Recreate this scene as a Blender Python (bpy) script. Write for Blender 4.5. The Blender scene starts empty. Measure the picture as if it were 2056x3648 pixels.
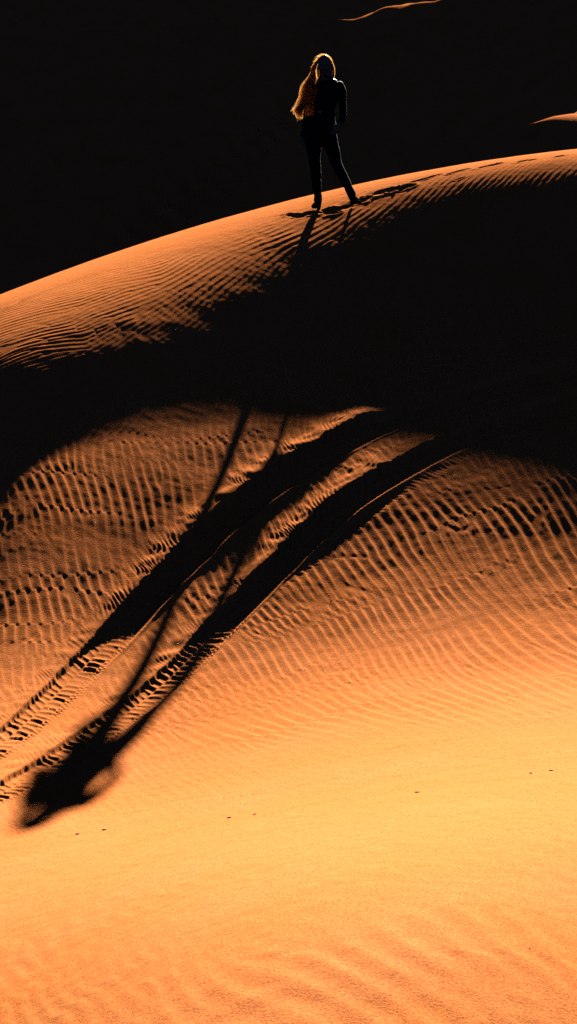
# Sand dune at low sun with a person on the crest (self-contained Blender 4.5 script).
import bpy, bmesh, math
import numpy as np
from mathutils import Vector, Matrix

SUN_POWER = 5.0
EXPOSURE = 1.70
SKY_STRENGTH, SKY_AIR, SKY_OZONE, SKY_ALT = 0.05, 0.06, 10.0, 3000.0
DIFFUSE_BOUNCES = 0
SAND_A, SAND_B = (0.70, 0.203, 0.054), (0.75, 0.238, 0.069)
SAND_ROUGH, SAND_SPEC = 0.6, 0.0006

# smoothed heights of the dune in millimetres, every 0.5 m across and 0.3 m away from the camera
BASE_SHAPE = (29, 96)
BASE_MM = [
-3200, -3200, -3200, -3200, -3200, -3200, -3200, -3200, -3200, -3200, -3200, -3200, -3200, -3200, -3200, -3200, -3200, -3199, -3196, -3187, -3171, -3147, -3115, -3074, -3024, -2967, -2906, -2847, -2797, -2759, -2734, -2721, -2722, -2734, -2752, -2772, -2791, -2808, -2823, -2832,
-2834, -2827, -2809, -2778, -2733, -2675, -2615, -2561, -2509, -2455, -2391, -2309, -2206, -2084, -1944, -1793, -1639, -1485, -1334, -1187, -1045, -908, -728, -45, 101, 220, 317, 395, 457, 505, 542, 570, 592, 608, 621, 631, 640, 648, 656, 660,
644, 609, 555, 480, 386, 271, 137, -16, -190, -383, -597, -830, -1082, -1353, -1639, -1945, -3200, -3200, -3200, -3200, -3200, -3200, -3200, -3200, -3200, -3200, -3200, -3200, -3200, -3200, -3200, -3200, -3200, -3199, -3196, -3187, -3171, -3147, -3115, -3074,
-3024, -2967, -2906, -2847, -2797, -2759, -2734, -2721, -2722, -2734, -2752, -2772, -2791, -2808, -2823, -2832, -2834, -2827, -2809, -2778, -2733, -2675, -2615, -2561, -2509, -2455, -2391, -2309, -2206, -2084, -1944, -1793, -1639, -1485, -1334, -1187, -1045, -908, -728, -45,
101, 220, 317, 395, 457, 505, 542, 570, 592, 608, 621, 631, 640, 648, 656, 660, 644, 609, 555, 480, 386, 271, 138, -10, -178, -365, -572, -800, -1046, -1313, -1597, -1891, -3200, -3200, -3200, -3200, -3200, -3200, -3200, -3200,
-3200, -3200, -3200, -3200, -3200, -3200, -3200, -3200, -3200, -3199, -3196, -3187, -3171, -3147, -3115, -3074, -3024, -2967, -2906, -2847, -2797, -2759, -2734, -2721, -2722, -2734, -2752, -2772, -2791, -2808, -2823, -2832, -2834, -2827, -2809, -2778, -2733, -2675, -2615, -2561,
-2509, -2455, -2391, -2309, -2206, -2084, -1944, -1793, -1639, -1485, -1334, -1187, -1045, -908, -728, -45, 101, 220, 317, 395, 457, 505, 542, 570, 592, 608, 621, 631, 640, 648, 656, 660, 650, 621, 572, 503, 414, 306, 178, 36,
-119, -294, -489, -703, -937, -1191, -1465, -1758, -3200, -3200, -3200, -3200, -3200, -3200, -3200, -3200, -3200, -3200, -3200, -3200, -3200, -3200, -3200, -3200, -3200, -3199, -3196, -3187, -3171, -3147, -3115, -3074, -3024, -2967, -2906, -2847, -2797, -2759, -2734, -2721,
-2722, -2734, -2752, -2772, -2791, -2808, -2823, -2832, -2834, -2827, -2809, -2778, -2733, -2675, -2615, -2561, -2509, -2455, -2391, -2309, -2206, -2084, -1944, -1793, -1639, -1485, -1334, -1187, -1045, -908, -728, -45, 101, 220, 317, 395, 457, 505, 542, 570,
592, 614, 632, 648, 663, 677, 690, 700, 703, 686, 649, 592, 516, 420, 305, 169, 20, -147, -333, -539, -765, -1011, -1277, -1562, -3200, -3200, -3200, -3200, -3200, -3200, -3200, -3200, -3200, -3200, -3200, -3200, -3200, -3200, -3200, -3200,
-3200, -3199, -3196, -3187, -3171, -3147, -3115, -3074, -3024, -2967, -2906, -2847, -2797, -2759, -2734, -2721, -2722, -2734, -2752, -2772, -2791, -2808, -2823, -2832, -2834, -2827, -2809, -2778, -2733, -2675, -2615, -2561, -2509, -2455, -2391, -2309, -2206, -2084, -1944, -1793,
-1639, -1485, -1334, -1187, -1045, -908, -728, -45, 101, 222, 332, 418, 486, 538, 578, 610, 643, 676, 706, 733, 760, 786, 812, 833, 844, 835, 806, 758, 689, 602, 494, 367, 219, 53, -132, -338, -563, -808, -1073, -1357,
-3200, -3200, -3200, -3200, -3200, -3200, -3200, -3200, -3200, -3200, -3200, -3200, -3200, -3200, -3200, -3200, -3200, -3199, -3196, -3187, -3171, -3147, -3115, -3074, -3024, -2967, -2906, -2847, -2797, -2759, -2734, -2721, -2722, -2734, -2752, -2772, -2791, -2808, -2823, -2832,
-2834, -2827, -2809, -2778, -2733, -2675, -2615, -2561, -2509, -2455, -2391, -2309, -2206, -2084, -1944, -1793, -1639, -1485, -1302, -1066, -834, -586, -313, 85, 232, 359, 461, 543, 609, 664, 709, 751, 792, 830, 867, 902, 936, 970, 1003, 1033,
1044, 1036, 1008, 961, 893, 806, 699, 573, 426, 260, 74, -133, -359, -605, -870, -1156, -3200, -3200, -3200, -3200, -3200, -3200, -3200, -3200, -3200, -3200, -3200, -3200, -3200, -3200, -3200, -3200, -3200, -3199, -3196, -3187, -3171, -3147, -3115, -3074,
-3024, -2967, -2906, -2847, -2797, -2759, -2734, -2721, -2722, -2733, -2751, -2771, -2790, -2808, -2823, -2832, -2834, -2827, -2809, -2778, -2733, -2675, -2615, -2561, -2509, -2455, -2391, -2251, -2032, -1798, -1558, -1322, -1100, -883, -648, -411, -187, 42, 245, 388,
506, 604, 687, 756, 816, 868, 914, 957, 996, 1034, 1070, 1106, 1141, 1175, 1210, 1240, 1251, 1242, 1213, 1165, 1096, 1008, 900, 773, 626, 459, 272, 65, -162, -409, -675, -962, -3200, -3200, -3200, -3200, -3200, -3200, -3200, -3200,
-3200, -3200, -3200, -3200, -3200, -3200, -3200, -3200, -3200, -3199, -3196, -3187, -3171, -3147, -3115, -3074, -3024, -2967, -2906, -2847, -2797, -2760, -2735, -2722, -2721, -2730, -2747, -2766, -2786, -2806, -2823, -2832, -2834, -2827, -2809, -2778, -2686, -2545, -2399, -2244,
-2071, -1893, -1700, -1499, -1294, -1090, -897, -702, -490, -270, -47, 164, 339, 477, 591, 691, 778, 854, 920, 980, 1033, 1080, 1123, 1163, 1202, 1238, 1273, 1308, 1342, 1376, 1409, 1439, 1449, 1439, 1409, 1360, 1291, 1202, 1093, 965,
817, 649, 461, 254, 27, -220, -488, -775, -3200, -3200, -3200, -3200, -3200, -3200, -3200, -3200, -3200, -3200, -3200, -3200, -3200, -3200, -3200, -3200, -3200, -3198, -3195, -3186, -3170, -3145, -3112, -3071, -3022, -2966, -2905, -2847, -2797, -2760, -2735, -2720,
-2714, -2718, -2731, -2750, -2774, -2775, -2735, -2670, -2583, -2491, -2393, -2287, -2166, -2026, -1881, -1715, -1534, -1347, -1157, -972, -802, -638, -463, -255, -20, 182, 354, 493, 617, 727, 826, 913, 992, 1061, 1124, 1180, 1230, 1276, 1319, 1358,
1396, 1432, 1466, 1500, 1533, 1566, 1599, 1628, 1637, 1627, 1596, 1546, 1477, 1387, 1278, 1149, 1000, 831, 643, 435, 207, -41, -308, -596, -3198, -3198, -3198, -3198, -3198, -3198, -3198, -3198, -3198, -3198, -3198, -3198, -3198, -3197, -3196, -3196,
-3194, -3192, -3186, -3175, -3157, -3130, -3095, -3053, -3005, -2950, -2892, -2835, -2788, -2751, -2724, -2706, -2693, -2678, -2653, -2614, -2558, -2496, -2435, -2363, -2281, -2194, -2112, -2015, -1893, -1751, -1589, -1412, -1243, -1077, -910, -744, -582, -426, -244, -35,
179, 362, 519, 659, 783, 896, 996, 1086, 1167, 1239, 1302, 1359, 1411, 1458, 1502, 1542, 1579, 1615, 1649, 1683, 1715, 1748, 1780, 1808, 1817, 1806, 1775, 1724, 1654, 1564, 1454, 1324, 1174, 1005, 816, 607, 379, 130, -138, -426,
-3182, -3182, -3182, -3182, -3182, -3182, -3182, -3182, -3182, -3182, -3182, -3181, -3179, -3175, -3171, -3166, -3160, -3152, -3140, -3121, -3094, -3060, -3019, -2973, -2924, -2873, -2821, -2773, -2733, -2701, -2676, -2658, -2640, -2614, -2579, -2535, -2484, -2433, -2384, -2326,
-2258, -2182, -2094, -1994, -1883, -1755, -1609, -1447, -1275, -1100, -925, -751, -586, -428, -260, -75, 131, 342, 541, 714, 867, 997, 1112, 1213, 1302, 1382, 1454, 1517, 1574, 1625, 1671, 1713, 1752, 1788, 1822, 1855, 1888, 1920, 1951, 1979,
1987, 1975, 1944, 1893, 1822, 1731, 1621, 1491, 1341, 1171, 981, 772, 543, 294, 25, -263, -3109, -3109, -3109, -3109, -3109, -3109, -3109, -3109, -3109, -3109, -3108, -3105, -3096, -3082, -3065, -3047, -3029, -3007, -2982, -2950, -2912, -2868, -2821, -2773,
-2728, -2686, -2649, -2619, -2598, -2583, -2574, -2569, -2566, -2564, -2561, -2557, -2549, -2530, -2499, -2457, -2403, -2338, -2260, -2169, -2064, -1943, -1804, -1648, -1476, -1294, -1111, -927, -745, -568, -396, -223, -38, 165, 385, 600, 801, 976, 1129, 1261,
1378, 1480, 1569, 1646, 1714, 1773, 1825, 1871, 1912, 1950, 1985, 2018, 2050, 2082, 2113, 2140, 2148, 2136, 2104, 2053, 1981, 1890, 1779, 1649, 1498, 1328, 1138, 928, 699, 449, 180, -108, -2918, -2918, -2918, -2918, -2918, -2918, -2918, -2918,
-2918, -2917, -2915, -2908, -2889, -2859, -2823, -2785, -2747, -2707, -2667, -2626, -2585, -2546, -2509, -2478, -2453, -2436, -2425, -2422, -2425, -2432, -2442, -2455, -2469, -2483, -2496, -2508, -2514, -2513, -2501, -2476, -2440, -2392, -2332, -2256, -2167, -2061, -1939, -1802,
-1647, -1475, -1294, -1109, -923, -738, -557, -383, -210, -30, 164, 372, 587, 802, 1005, 1192, 1358, 1501, 1625, 1730, 1820, 1895, 1959, 2013, 2059, 2100, 2137, 2170, 2203, 2234, 2265, 2291, 2299, 2287, 2255, 2203, 2131, 2040, 1929, 1798,
1647, 1477, 1287, 1077, 847, 597, 328, 38, -2673, -2673, -2673, -2673, -2673, -2673, -2673, -2673, -2673, -2671, -2668, -2656, -2632, -2594, -2546, -2494, -2439, -2383, -2331, -2285, -2248, -2221, -2204, -2198, -2200, -2209, -2223, -2241, -2262, -2284, -2306, -2327,
-2346, -2363, -2377, -2389, -2396, -2399, -2395, -2382, -2360, -2329, -2285, -2229, -2159, -2072, -1969, -1849, -1712, -1557, -1391, -1217, -1040, -861, -682, -506, -335, -166, 9, 194, 389, 592, 802, 1015, 1221, 1415, 1589, 1740, 1868, 1975, 2062, 2132,
2189, 2236, 2276, 2312, 2345, 2376, 2407, 2433, 2440, 2428, 2396, 2344, 2272, 2181, 2070, 1939, 1788, 1617, 1427, 1216, 986, 736, 467, 177, -2580, -2580, -2580, -2580, -2580, -2580, -2580, -2580, -2579, -2577, -2571, -2558, -2532, -2493, -2442, -2382,
-2314, -2242, -2171, -2110, -2065, -2037, -2026, -2027, -2040, -2059, -2082, -2107, -2134, -2160, -2186, -2209, -2230, -2247, -2262, -2272, -2280, -2283, -2281, -2273, -2257, -2233, -2199, -2154, -2096, -2024, -1936, -1829, -1705, -1567, -1416, -1256, -1090, -920, -748, -577,
-407, -242, -77, 94, 273, 458, 650, 848, 1054, 1263, 1469, 1663, 1838, 1991, 2118, 2219, 2296, 2356, 2403, 2442, 2476, 2508, 2538, 2565, 2572, 2560, 2528, 2476, 2404, 2312, 2201, 2070, 1919, 1748, 1558, 1348, 1117, 868, 598, 308,
-2643, -2643, -2643, -2643, -2643, -2643, -2643, -2643, -2642, -2639, -2633, -2620, -2595, -2557, -2507, -2444, -2364, -2272, -2178, -2094, -2030, -1987, -1964, -1957, -1963, -1977, -1997, -2021, -2045, -2071, -2095, -2118, -2138, -2155, -2169, -2179, -2186, -2190, -2188, -2181,
-2168, -2147, -2116, -2076, -2024, -1957, -1872, -1769, -1653, -1523, -1382, -1231, -1073, -911, -747, -581, -417, -257, -98, 66, 236, 410, 590, 775, 965, 1161, 1361, 1564, 1761, 1947, 2115, 2259, 2372, 2455, 2515, 2560, 2597, 2629, 2660, 2686,
2694, 2681, 2649, 2597, 2526, 2434, 2323, 2192, 2041, 1870, 1679, 1469, 1239, 989, 719, 430, -2818, -2818, -2818, -2818, -2818, -2818, -2818, -2818, -2817, -2816, -2812, -2802, -2783, -2753, -2710, -2648, -2559, -2447, -2327, -2217, -2127, -2060, -2013, -1984,
-1968, -1965, -1972, -1986, -2003, -2023, -2043, -2062, -2078, -2093, -2105, -2115, -2121, -2123, -2123, -2117, -2105, -2084, -2055, -2017, -1965, -1895, -1808, -1706, -1591, -1463, -1326, -1179, -1026, -868, -708, -547, -390, -236, -80, 81, 245, 414, 587, 764,
946, 1132, 1323, 1518, 1716, 1911, 2097, 2270, 2421, 2534, 2612, 2666, 2706, 2740, 2771, 2797, 2805, 2793, 2761, 2709, 2637, 2546, 2435, 2304, 2153, 1982, 1792, 1581, 1351, 1101, 832, 542, -3048, -3048, -3048, -3048, -3048, -3048, -3048, -3048,
-3048, -3047, -3046, -3042, -3033, -3017, -2991, -2941, -2856, -2740, -2610, -2484, -2371, -2275, -2193, -2122, -2065, -2027, -2009, -2006, -2012, -2022, -2033, -2045, -2056, -2066, -2074, -2080, -2083, -2085, -2083, -2077, -2064, -2045, -2017, -1978, -1922, -1848, -1757, -1654,
-1536, -1407, -1266, -1118, -964, -807, -648, -493, -342, -190, -35, 124, 287, 453, 624, 798, 976, 1158, 1343, 1533, 1726, 1922, 2111, 2292, 2463, 2604, 2698, 2761, 2805, 2840, 2871, 2898, 2906, 2894, 2863, 2811, 2740, 2648, 2537, 2407,
2256, 2085, 1895, 1685, 1455, 1205, 936, 647, -3181, -3181, -3181, -3181, -3181, -3181, -3181, -3181, -3181, -3181, -3181, -3180, -3177, -3172, -3160, -3130, -3072, -2985, -2882, -2770, -2656, -2540, -2422, -2303, -2196, -2115, -2068, -2049, -2045, -2047, -2052, -2058,
-2064, -2070, -2075, -2077, -2076, -2073, -2067, -2058, -2044, -2025, -1999, -1960, -1906, -1830, -1737, -1629, -1506, -1369, -1222, -1067, -909, -748, -591, -439, -287, -133, 25, 185, 349, 516, 687, 861, 1038, 1219, 1404, 1592, 1783, 1977, 2165, 2347,
2521, 2675, 2779, 2846, 2893, 2929, 2961, 2989, 2997, 2986, 2954, 2903, 2832, 2741, 2630, 2500, 2350, 2179, 1989, 1780, 1550, 1301, 1032, 743, -3220, -3220, -3220, -3220, -3220, -3220, -3220, -3220, -3220, -3220, -3220, -3220, -3220, -3218, -3211, -3193,
-3154, -3094, -3016, -2921, -2811, -2688, -2553, -2410, -2273, -2163, -2097, -2070, -2064, -2066, -2069, -2073, -2077, -2082, -2084, -2085, -2083, -2079, -2071, -2060, -2048, -2032, -2011, -1980, -1932, -1859, -1766, -1655, -1528, -1386, -1233, -1070, -900, -730, -567, -406,
-247, -87, 77, 243, 411, 582, 757, 934, 1114, 1297, 1483, 1672, 1864, 2057, 2244, 2424, 2597, 2750, 2855, 2923, 2971, 3007, 3040, 3068, 3077, 3066, 3035, 2985, 2914, 2824, 2713, 2584, 2434, 2264, 2075, 1865, 1636, 1387, 1119, 830,
-3227, -3227, -3227, -3227, -3227, -3227, -3227, -3227, -3227, -3227, -3227, -3227, -3226, -3225, -3219, -3204, -3172, -3121, -3052, -2963, -2856, -2732, -2592, -2444, -2298, -2177, -2103, -2074, -2069, -2072, -2076, -2080, -2082, -2084, -2084, -2081, -2074, -2066, -2059, -2052,
-2044, -2034, -2021, -2001, -1970, -1914, -1832, -1731, -1613, -1476, -1324, -1159, -984, -804, -628, -452, -275, -96, 85, 260, 437, 616, 797, 981, 1167, 1356, 1548, 1742, 1938, 2131, 2318, 2498, 2672, 2821, 2923, 2990, 3037, 3075, 3108, 3137,
3147, 3136, 3106, 3056, 2986, 2896, 2787, 2657, 2508, 2339, 2150, 1942, 1713, 1465, 1197, 909, -3227, -3227, -3227, -3227, -3227, -3227, -3227, -3227, -3227, -3227, -3227, -3227, -3227, -3225, -3220, -3205, -3174, -3125, -3057, -2970, -2863, -2739, -2599, -2450,
-2303, -2180, -2103, -2074, -2069, -2073, -2078, -2081, -2083, -2084, -2084, -2080, -2074, -2065, -2056, -2047, -2039, -2031, -2022, -2010, -1992, -1954, -1890, -1805, -1702, -1579, -1440, -1287, -1121, -942, -759, -575, -388, -199, -9, 182, 376, 569, 761, 955,
1152, 1350, 1551, 1754, 1960, 2163, 2355, 2540, 2719, 2872, 2976, 3044, 3092, 3131, 3165, 3195, 3206, 3196, 3166, 3117, 3048, 2959, 2850, 2722, 2573, 2405, 2217, 2009, 1781, 1534, 1266, 978, -3227, -3227, -3227, -3227, -3227, -3227, -3227, -3227,
-3227, -3227, -3227, -3227, -3227, -3225, -3220, -3205, -3174, -3126, -3058, -2970, -2864, -2739, -2600, -2451, -2304, -2180, -2103, -2073, -2069, -2073, -2078, -2081, -2083, -2084, -2084, -2080, -2073, -2065, -2056, -2047, -2039, -2031, -2022, -2010, -1993, -1961, -1909, -1841,
-1760, -1665, -1555, -1426, -1270, -1100, -918, -732, -536, -342, -146, 52, 252, 454, 657, 860, 1064, 1269, 1477, 1687, 1899, 2112, 2321, 2519, 2710, 2882, 3005, 3083, 3135, 3175, 3211, 3241, 3253, 3244, 3216, 3167, 3099, 3011, 2903, 2776,
2628, 2461, 2274, 2067, 1840, 1592, 1325, 1038, -3227, -3227, -3227, -3227, -3227, -3227, -3227, -3227, -3227, -3227, -3227, -3227, -3227, -3225, -3220, -3205, -3174, -3126, -3058, -2970, -2864, -2739, -2600, -2451, -2304, -2180, -2103, -2073, -2069, -2073, -2078, -2081,
-2083, -2084, -2084, -2080, -2073, -2065, -2056, -2047, -2039, -2031, -2022, -2010, -1993, -1961, -1909, -1841, -1760, -1665, -1555, -1432, -1300, -1159, -1012, -861, -714, -546, -370, -157, 59, 277, 497, 717, 937, 1148, 1362, 1576, 1792, 2009, 2225, 2435,
2639, 2832, 2993, 3100, 3164, 3207, 3245, 3277, 3290, 3282, 3254, 3207, 3140, 3053, 2946, 2820, 2673, 2507, 2321, 2114, 1887, 1641, 1374, 1088, -3227, -3227, -3227, -3227, -3227, -3227, -3227, -3227, -3227, -3227, -3227, -3227, -3227, -3225, -3220, -3205,
-3174, -3126, -3058, -2970, -2864, -2739, -2600, -2451, -2304, -2180, -2103, -2073, -2069, -2073, -2078, -2081, -2083, -2084, -2084, -2080, -2073, -2065, -2056, -2047, -2039, -2031, -2022, -2010, -1993, -1961, -1909, -1841, -1760, -1665, -1555, -1432, -1300, -1159, -1012, -861,
-714, -546, -372, -194, -10, 177, 370, 567, 769, 975, 1206, 1439, 1672, 1902, 2129, 2349, 2558, 2761, 2950, 3095, 3177, 3227, 3266, 3300, 3314, 3308, 3281, 3235, 3170, 3084, 2978, 2853, 2708, 2543, 2357, 2151, 1925, 1680, 1415, 1130,
-3227, -3227, -3227, -3227, -3227, -3227, -3227, -3227, -3227, -3227, -3227, -3227, -3227, -3225, -3220, -3205, -3174, -3126, -3058, -2970, -2864, -2739, -2600, -2451, -2304, -2180, -2103, -2073, -2069, -2073, -2078, -2081, -2083, -2084, -2084, -2080, -2073, -2065, -2056, -2047,
-2039, -2031, -2022, -2010, -1993, -1961, -1909, -1841, -1760, -1665, -1555, -1432, -1300, -1159, -1012, -861, -714, -546, -372, -194, -10, 177, 370, 567, 769, 975, 1186, 1402, 1623, 1848, 2077, 2308, 2527, 2734, 2927, 3089, 3181, 3235, 3276, 3311,
3326, 3321, 3296, 3252, 3188, 3103, 2999, 2876, 2732, 2567, 2382, 2178, 1953, 1709, 1445, 1162, -3227, -3227, -3227, -3227, -3227, -3227, -3227, -3227, -3227, -3227, -3227, -3227, -3227, -3225, -3220, -3205, -3174, -3126, -3058, -2970, -2864, -2739, -2600, -2451,
-2304, -2180, -2103, -2073, -2069, -2073, -2078, -2081, -2083, -2084, -2084, -2080, -2073, -2065, -2056, -2047, -2039, -2031, -2022, -2010, -1993, -1961, -1909, -1841, -1760, -1665, -1555, -1432, -1300, -1159, -1012, -861, -714, -546, -372, -194, -10, 177, 370, 567,
769, 975, 1186, 1402, 1623, 1848, 2077, 2308, 2527, 2732, 2925, 3088, 3182, 3237, 3278, 3313, 3329, 3325, 3302, 3258, 3195, 3112, 3009, 2887, 2743, 2580, 2397, 2194, 1971, 1729, 1466, 1184, -3227, -3227, -3227, -3227, -3227, -3227, -3227, -3227,
-3227, -3227, -3227, -3227, -3227, -3225, -3220, -3205, -3174, -3126, -3058, -2970, -2864, -2739, -2600, -2451, -2304, -2180, -2103, -2073, -2069, -2073, -2078, -2081, -2083, -2084, -2084, -2080, -2073, -2065, -2056, -2047, -2039, -2031, -2022, -2010, -1993, -1961, -1909, -1841,
-1760, -1665, -1555, -1432, -1300, -1159, -1012, -861, -714, -546, -372, -194, -10, 177, 370, 567, 769, 975, 1186, 1402, 1623, 1848, 2077, 2308, 2527, 2732, 2925, 3088, 3182, 3237, 3278, 3313, 3329, 3326, 3303, 3260, 3197, 3114, 3012, 2889,
2747, 2585, 2403, 2201, 1980, 1738, 1477, 1195, -3227, -3227, -3227, -3227, -3227, -3227, -3227, -3227, -3227, -3227, -3227, -3227, -3227, -3225, -3220, -3205, -3174, -3126, -3058, -2970, -2864, -2739, -2600, -2451, -2304, -2180, -2103, -2073, -2069, -2073, -2078, -2081,
-2083, -2084, -2084, -2080, -2073, -2065, -2056, -2047, -2039, -2031, -2022, -2010, -1993, -1961, -1909, -1841, -1760, -1665, -1555, -1432, -1300, -1159, -1012, -861, -714, -546, -372, -194, -10, 177, 370, 567, 769, 975, 1186, 1402, 1623, 1848, 2077, 2308,
2527, 2732, 2925, 3088, 3182, 3237, 3278, 3313, 3329, 3326, 3303, 3260, 3197, 3114, 3012, 2890, 2748, 2586, 2404, 2203, 1982, 1741, 1480, 1199,
]
RIPPLES = [(-2.69, 19.91, 174.7, 0.098, 0.5), (-2.36, 19.13, 5.7, 0.077, 1), (-2.52, 18.57, 23.2, 0.061, 1), (-1.66, 19.7, 35.4, 0.06, 1), (-1.83, 20.81, 15.4, 0.109, 0.25), (-0.93, 20.82, 46.8, 0.064, 1), (-1.05, 21.65, 35.9, 0.101, 0.25), (-0.11, 21.95, 47.2, 0.082, 1), (-0.03, 22.59, 48.4, 0.093, 0.4), (0.78, 22.68, 55.5, 0.077, 0.8), (1.06, 23.09, 54, 0.09, 0.6), (1.93, 23.11, 46.5, 0.074, 0.75), (2.85, 23.2, 51.9, 0.069, 0.75), (3.29, 23.43, 59.1, 0.07, 0.4), (-1.42, 19.17, 53.4, 0.037, 0.32), (-0.77, 18.92, 68.2, 0.037, 0.25), (-1.15, 19.64, 54.9, 0.041, 0.32), (-1.92, 18.47, 42.3, 0.038, 0.4), (-1.55, 18.35, 69.5, 0.061, 0.45), (-0.1, 20.12, 66.3, 0.039, 0.25), (0.52, 21.3, 61.5, 0.049, 0.25), (1.2, 22.25, 56.6, 0.056, 0.25), (2.33, 22.61, 50.9, 0.063, 0.2), (-0.31, 20.83, 55.4, 0.052, 0.4), (1.57, 21.32, 57.5, 0.056, 0.25), (1.08, 19.92, 62.4, 0.052, 0.4), (2.31, 20.39, 53.5, 0.057, 0.4), (-1.92, 16.84, 100, 0.082, 1), (-1.42, 16.77, 95.9, 0.087, 1), (-1.37, 16.17, 105.6, 0.096, 1), (-2, 15.56, 109.3, 0.096, 1), (-1.93, 14.57, 100.4, 0.086, 1), (-1.69, 15.26, 102, 0.089, 1), (-1.94, 13.95, 118.4, 0.089, 0.9), (-0.96, 17.62, 93.8, 0.085, 0.7), (-0.45, 18.23, 88, 0.086, 0.6), (-0.79, 16.18, 111, 0.085, 1), (-1.19, 15.03, 111.2, 0.08, 0.8), (-1.36, 14.36, 110.2, 0.079, 0.6), (-1.69, 13.55, 106.7, 0.07, 0.4), (-0.26, 17.16, 103.5, 0.082, 0.9), (0.26, 17.75, 99.9, 0.083, 0.8), (0.41, 16.78, 106.6, 0.09, 1), (1.1, 17.06, 102.4, 0.102, 1), (1.21, 16.33, 107.6, 0.096, 1), (1.66, 15.94, 114.8, 0.098, 1), (0.23, 15.31, 105.3, 0.077, 1), (0.8, 14.73, 105, 0.081, 1), (1.33, 14.06, 105.7, 0.106, 0.8), (-0.08, 14.65, 108.9, 0.071, 0.9), (-0.35, 13.9, 114.6, 0.124, 0.7), (-0.61, 13.59, 103.2, 0.058, 0.4), (2.11, 17.05, 102.8, 0.108, 1), (2, 14.91, 117.3, 0.125, 0.6), (1.4, 12.21, 100.3, 0.12, 0.15), (0.44, 12.59, 102.3, 0.104, 0.2), (-0.71, 8.27, 103.9, 0.058, 0.5), (0.43, 7.87, 122.6, 0.117, 0.5), (0.54, 7.13, 129.4, 0.12, 0.7), (-0.47, 10.36, 103, 0.135, 0.1), (1, 8.73, 115.2, 0.159, 0.15), (-0.83, 7.82, 107.2, 0.062, 0.7), (-2.6, 18.4, 50, 0.07, 0.4), (-3.6, 18.3, 48, 0.07, 0.4), (-3.6, 20.2, -10, 0.1, 1), (-4.4, 21.5, -5, 0.13, 0.4), (-2.9, 22.12, -6, 0.08, 0.02), (-3.05, 22.82, -6, 0.08, 0), (-2.07, 22.02, -6, 0.08, 0.02), (-2.17, 22.72, -6, 0.08, 0), (-1.21, 22.2, 20, 0.08, 0.02), (-1.27, 22.9, 20, 0.08, 0), (-0.34, 22.69, 20, 0.08, 0.02), (-0.36, 23.39, 20, 0.08, 0), (0.34, 23.13, 52, 0.08, 0.02), (0.35, 23.83, 52, 0.08, 0), (1.27, 23.61, 52, 0.08, 0.02), (1.34, 24.31, 52, 0.08, 0), (2.21, 23.69, 52, 0.08, 0.02), (2.32, 24.39, 52, 0.08, 0), (3.15, 23.75, 52, 0.08, 0.02), (3.3, 24.45, 52, 0.08, 0)]
# footprints: x, y, direction, length, width, depth
PRINTS = [(0.084, 22.54, 2.7, 0.26, 0.14, 0.055), (0.218, 22.6, 0.4, 0.24, 0.13, 0.055), (0.329, 22.61, 0, 0.16, 0.1, 0.04), (0.486, 22.67, 0.7, 0.32, 0.16, 0.06), (0.61, 22.79, 0.6, 0.3, 0.14, 0.06), (0.808, 22.94, 0.5, 0.24, 0.12, 0.035), (0.901, 23.02, 0.5, 0.16, 0.08, 0.04), (1.019, 23.14, 0.3, 0.24, 0.09, 0.05), (1.136, 23.2, 0.5, 0.34, 0.15, 0.065), (1.253, 23.25, 0.5, 0.3, 0.15, 0.065), (1.384, 23.3, 0.6, 0.26, 0.15, 0.06), (1.302, 23.14, 0.9, 0.18, 0.12, 0.035), (1.519, 23.48, 0.6, 0.26, 0.085, 0.021), (1.647, 23.54, 0.6, 0.24, 0.085, 0.021), (1.759, 23.61, 0.5, 0.12, 0.051, 0.018), (1.968, 23.61, 0.5, 0.26, 0.068, 0.024), (2.075, 23.67, 0.5, 0.12, 0.06, 0.018), (2.305, 23.65, 0.5, 0.3, 0.068, 0.024), (2.429, 23.68, 0.5, 0.22, 0.06, 0.024), (2.738, 23.66, 0.4, 0.2, 0.068, 0.024), (2.856, 23.67, 0.4, 0.16, 0.051, 0.018), (3.192, 23.68, 0.4, 0.16, 0.068, 0.024), (1.99, 23.32, 0.5, 0.2, 0.051, 0.018)]
TRAILS = [[(-1.745, 12.02), (-1.545, 12.35), (-1.234, 12.71), (-0.941, 12.87), (-0.706, 12.8), (-0.45, 12.79), (0.0, 12.6), (0.503, 12.6), (1.01, 12.66), (1.417, 12.92), (1.934, 13.36)], [(-1.738, 11.97), (-1.419, 12.32), (-0.934, 12.43), (-0.554, 12.27), (0.0, 11.91), (0.472, 11.81), (0.937, 11.74), (1.754, 12.11)], [(-1.928, 13.31), (-1.687, 13.73), (-1.448, 14.07)], [(-1.666, 11.8), (-1.29, 12.27), (-0.745, 12.19), (-0.204, 11.86)]]
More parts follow.
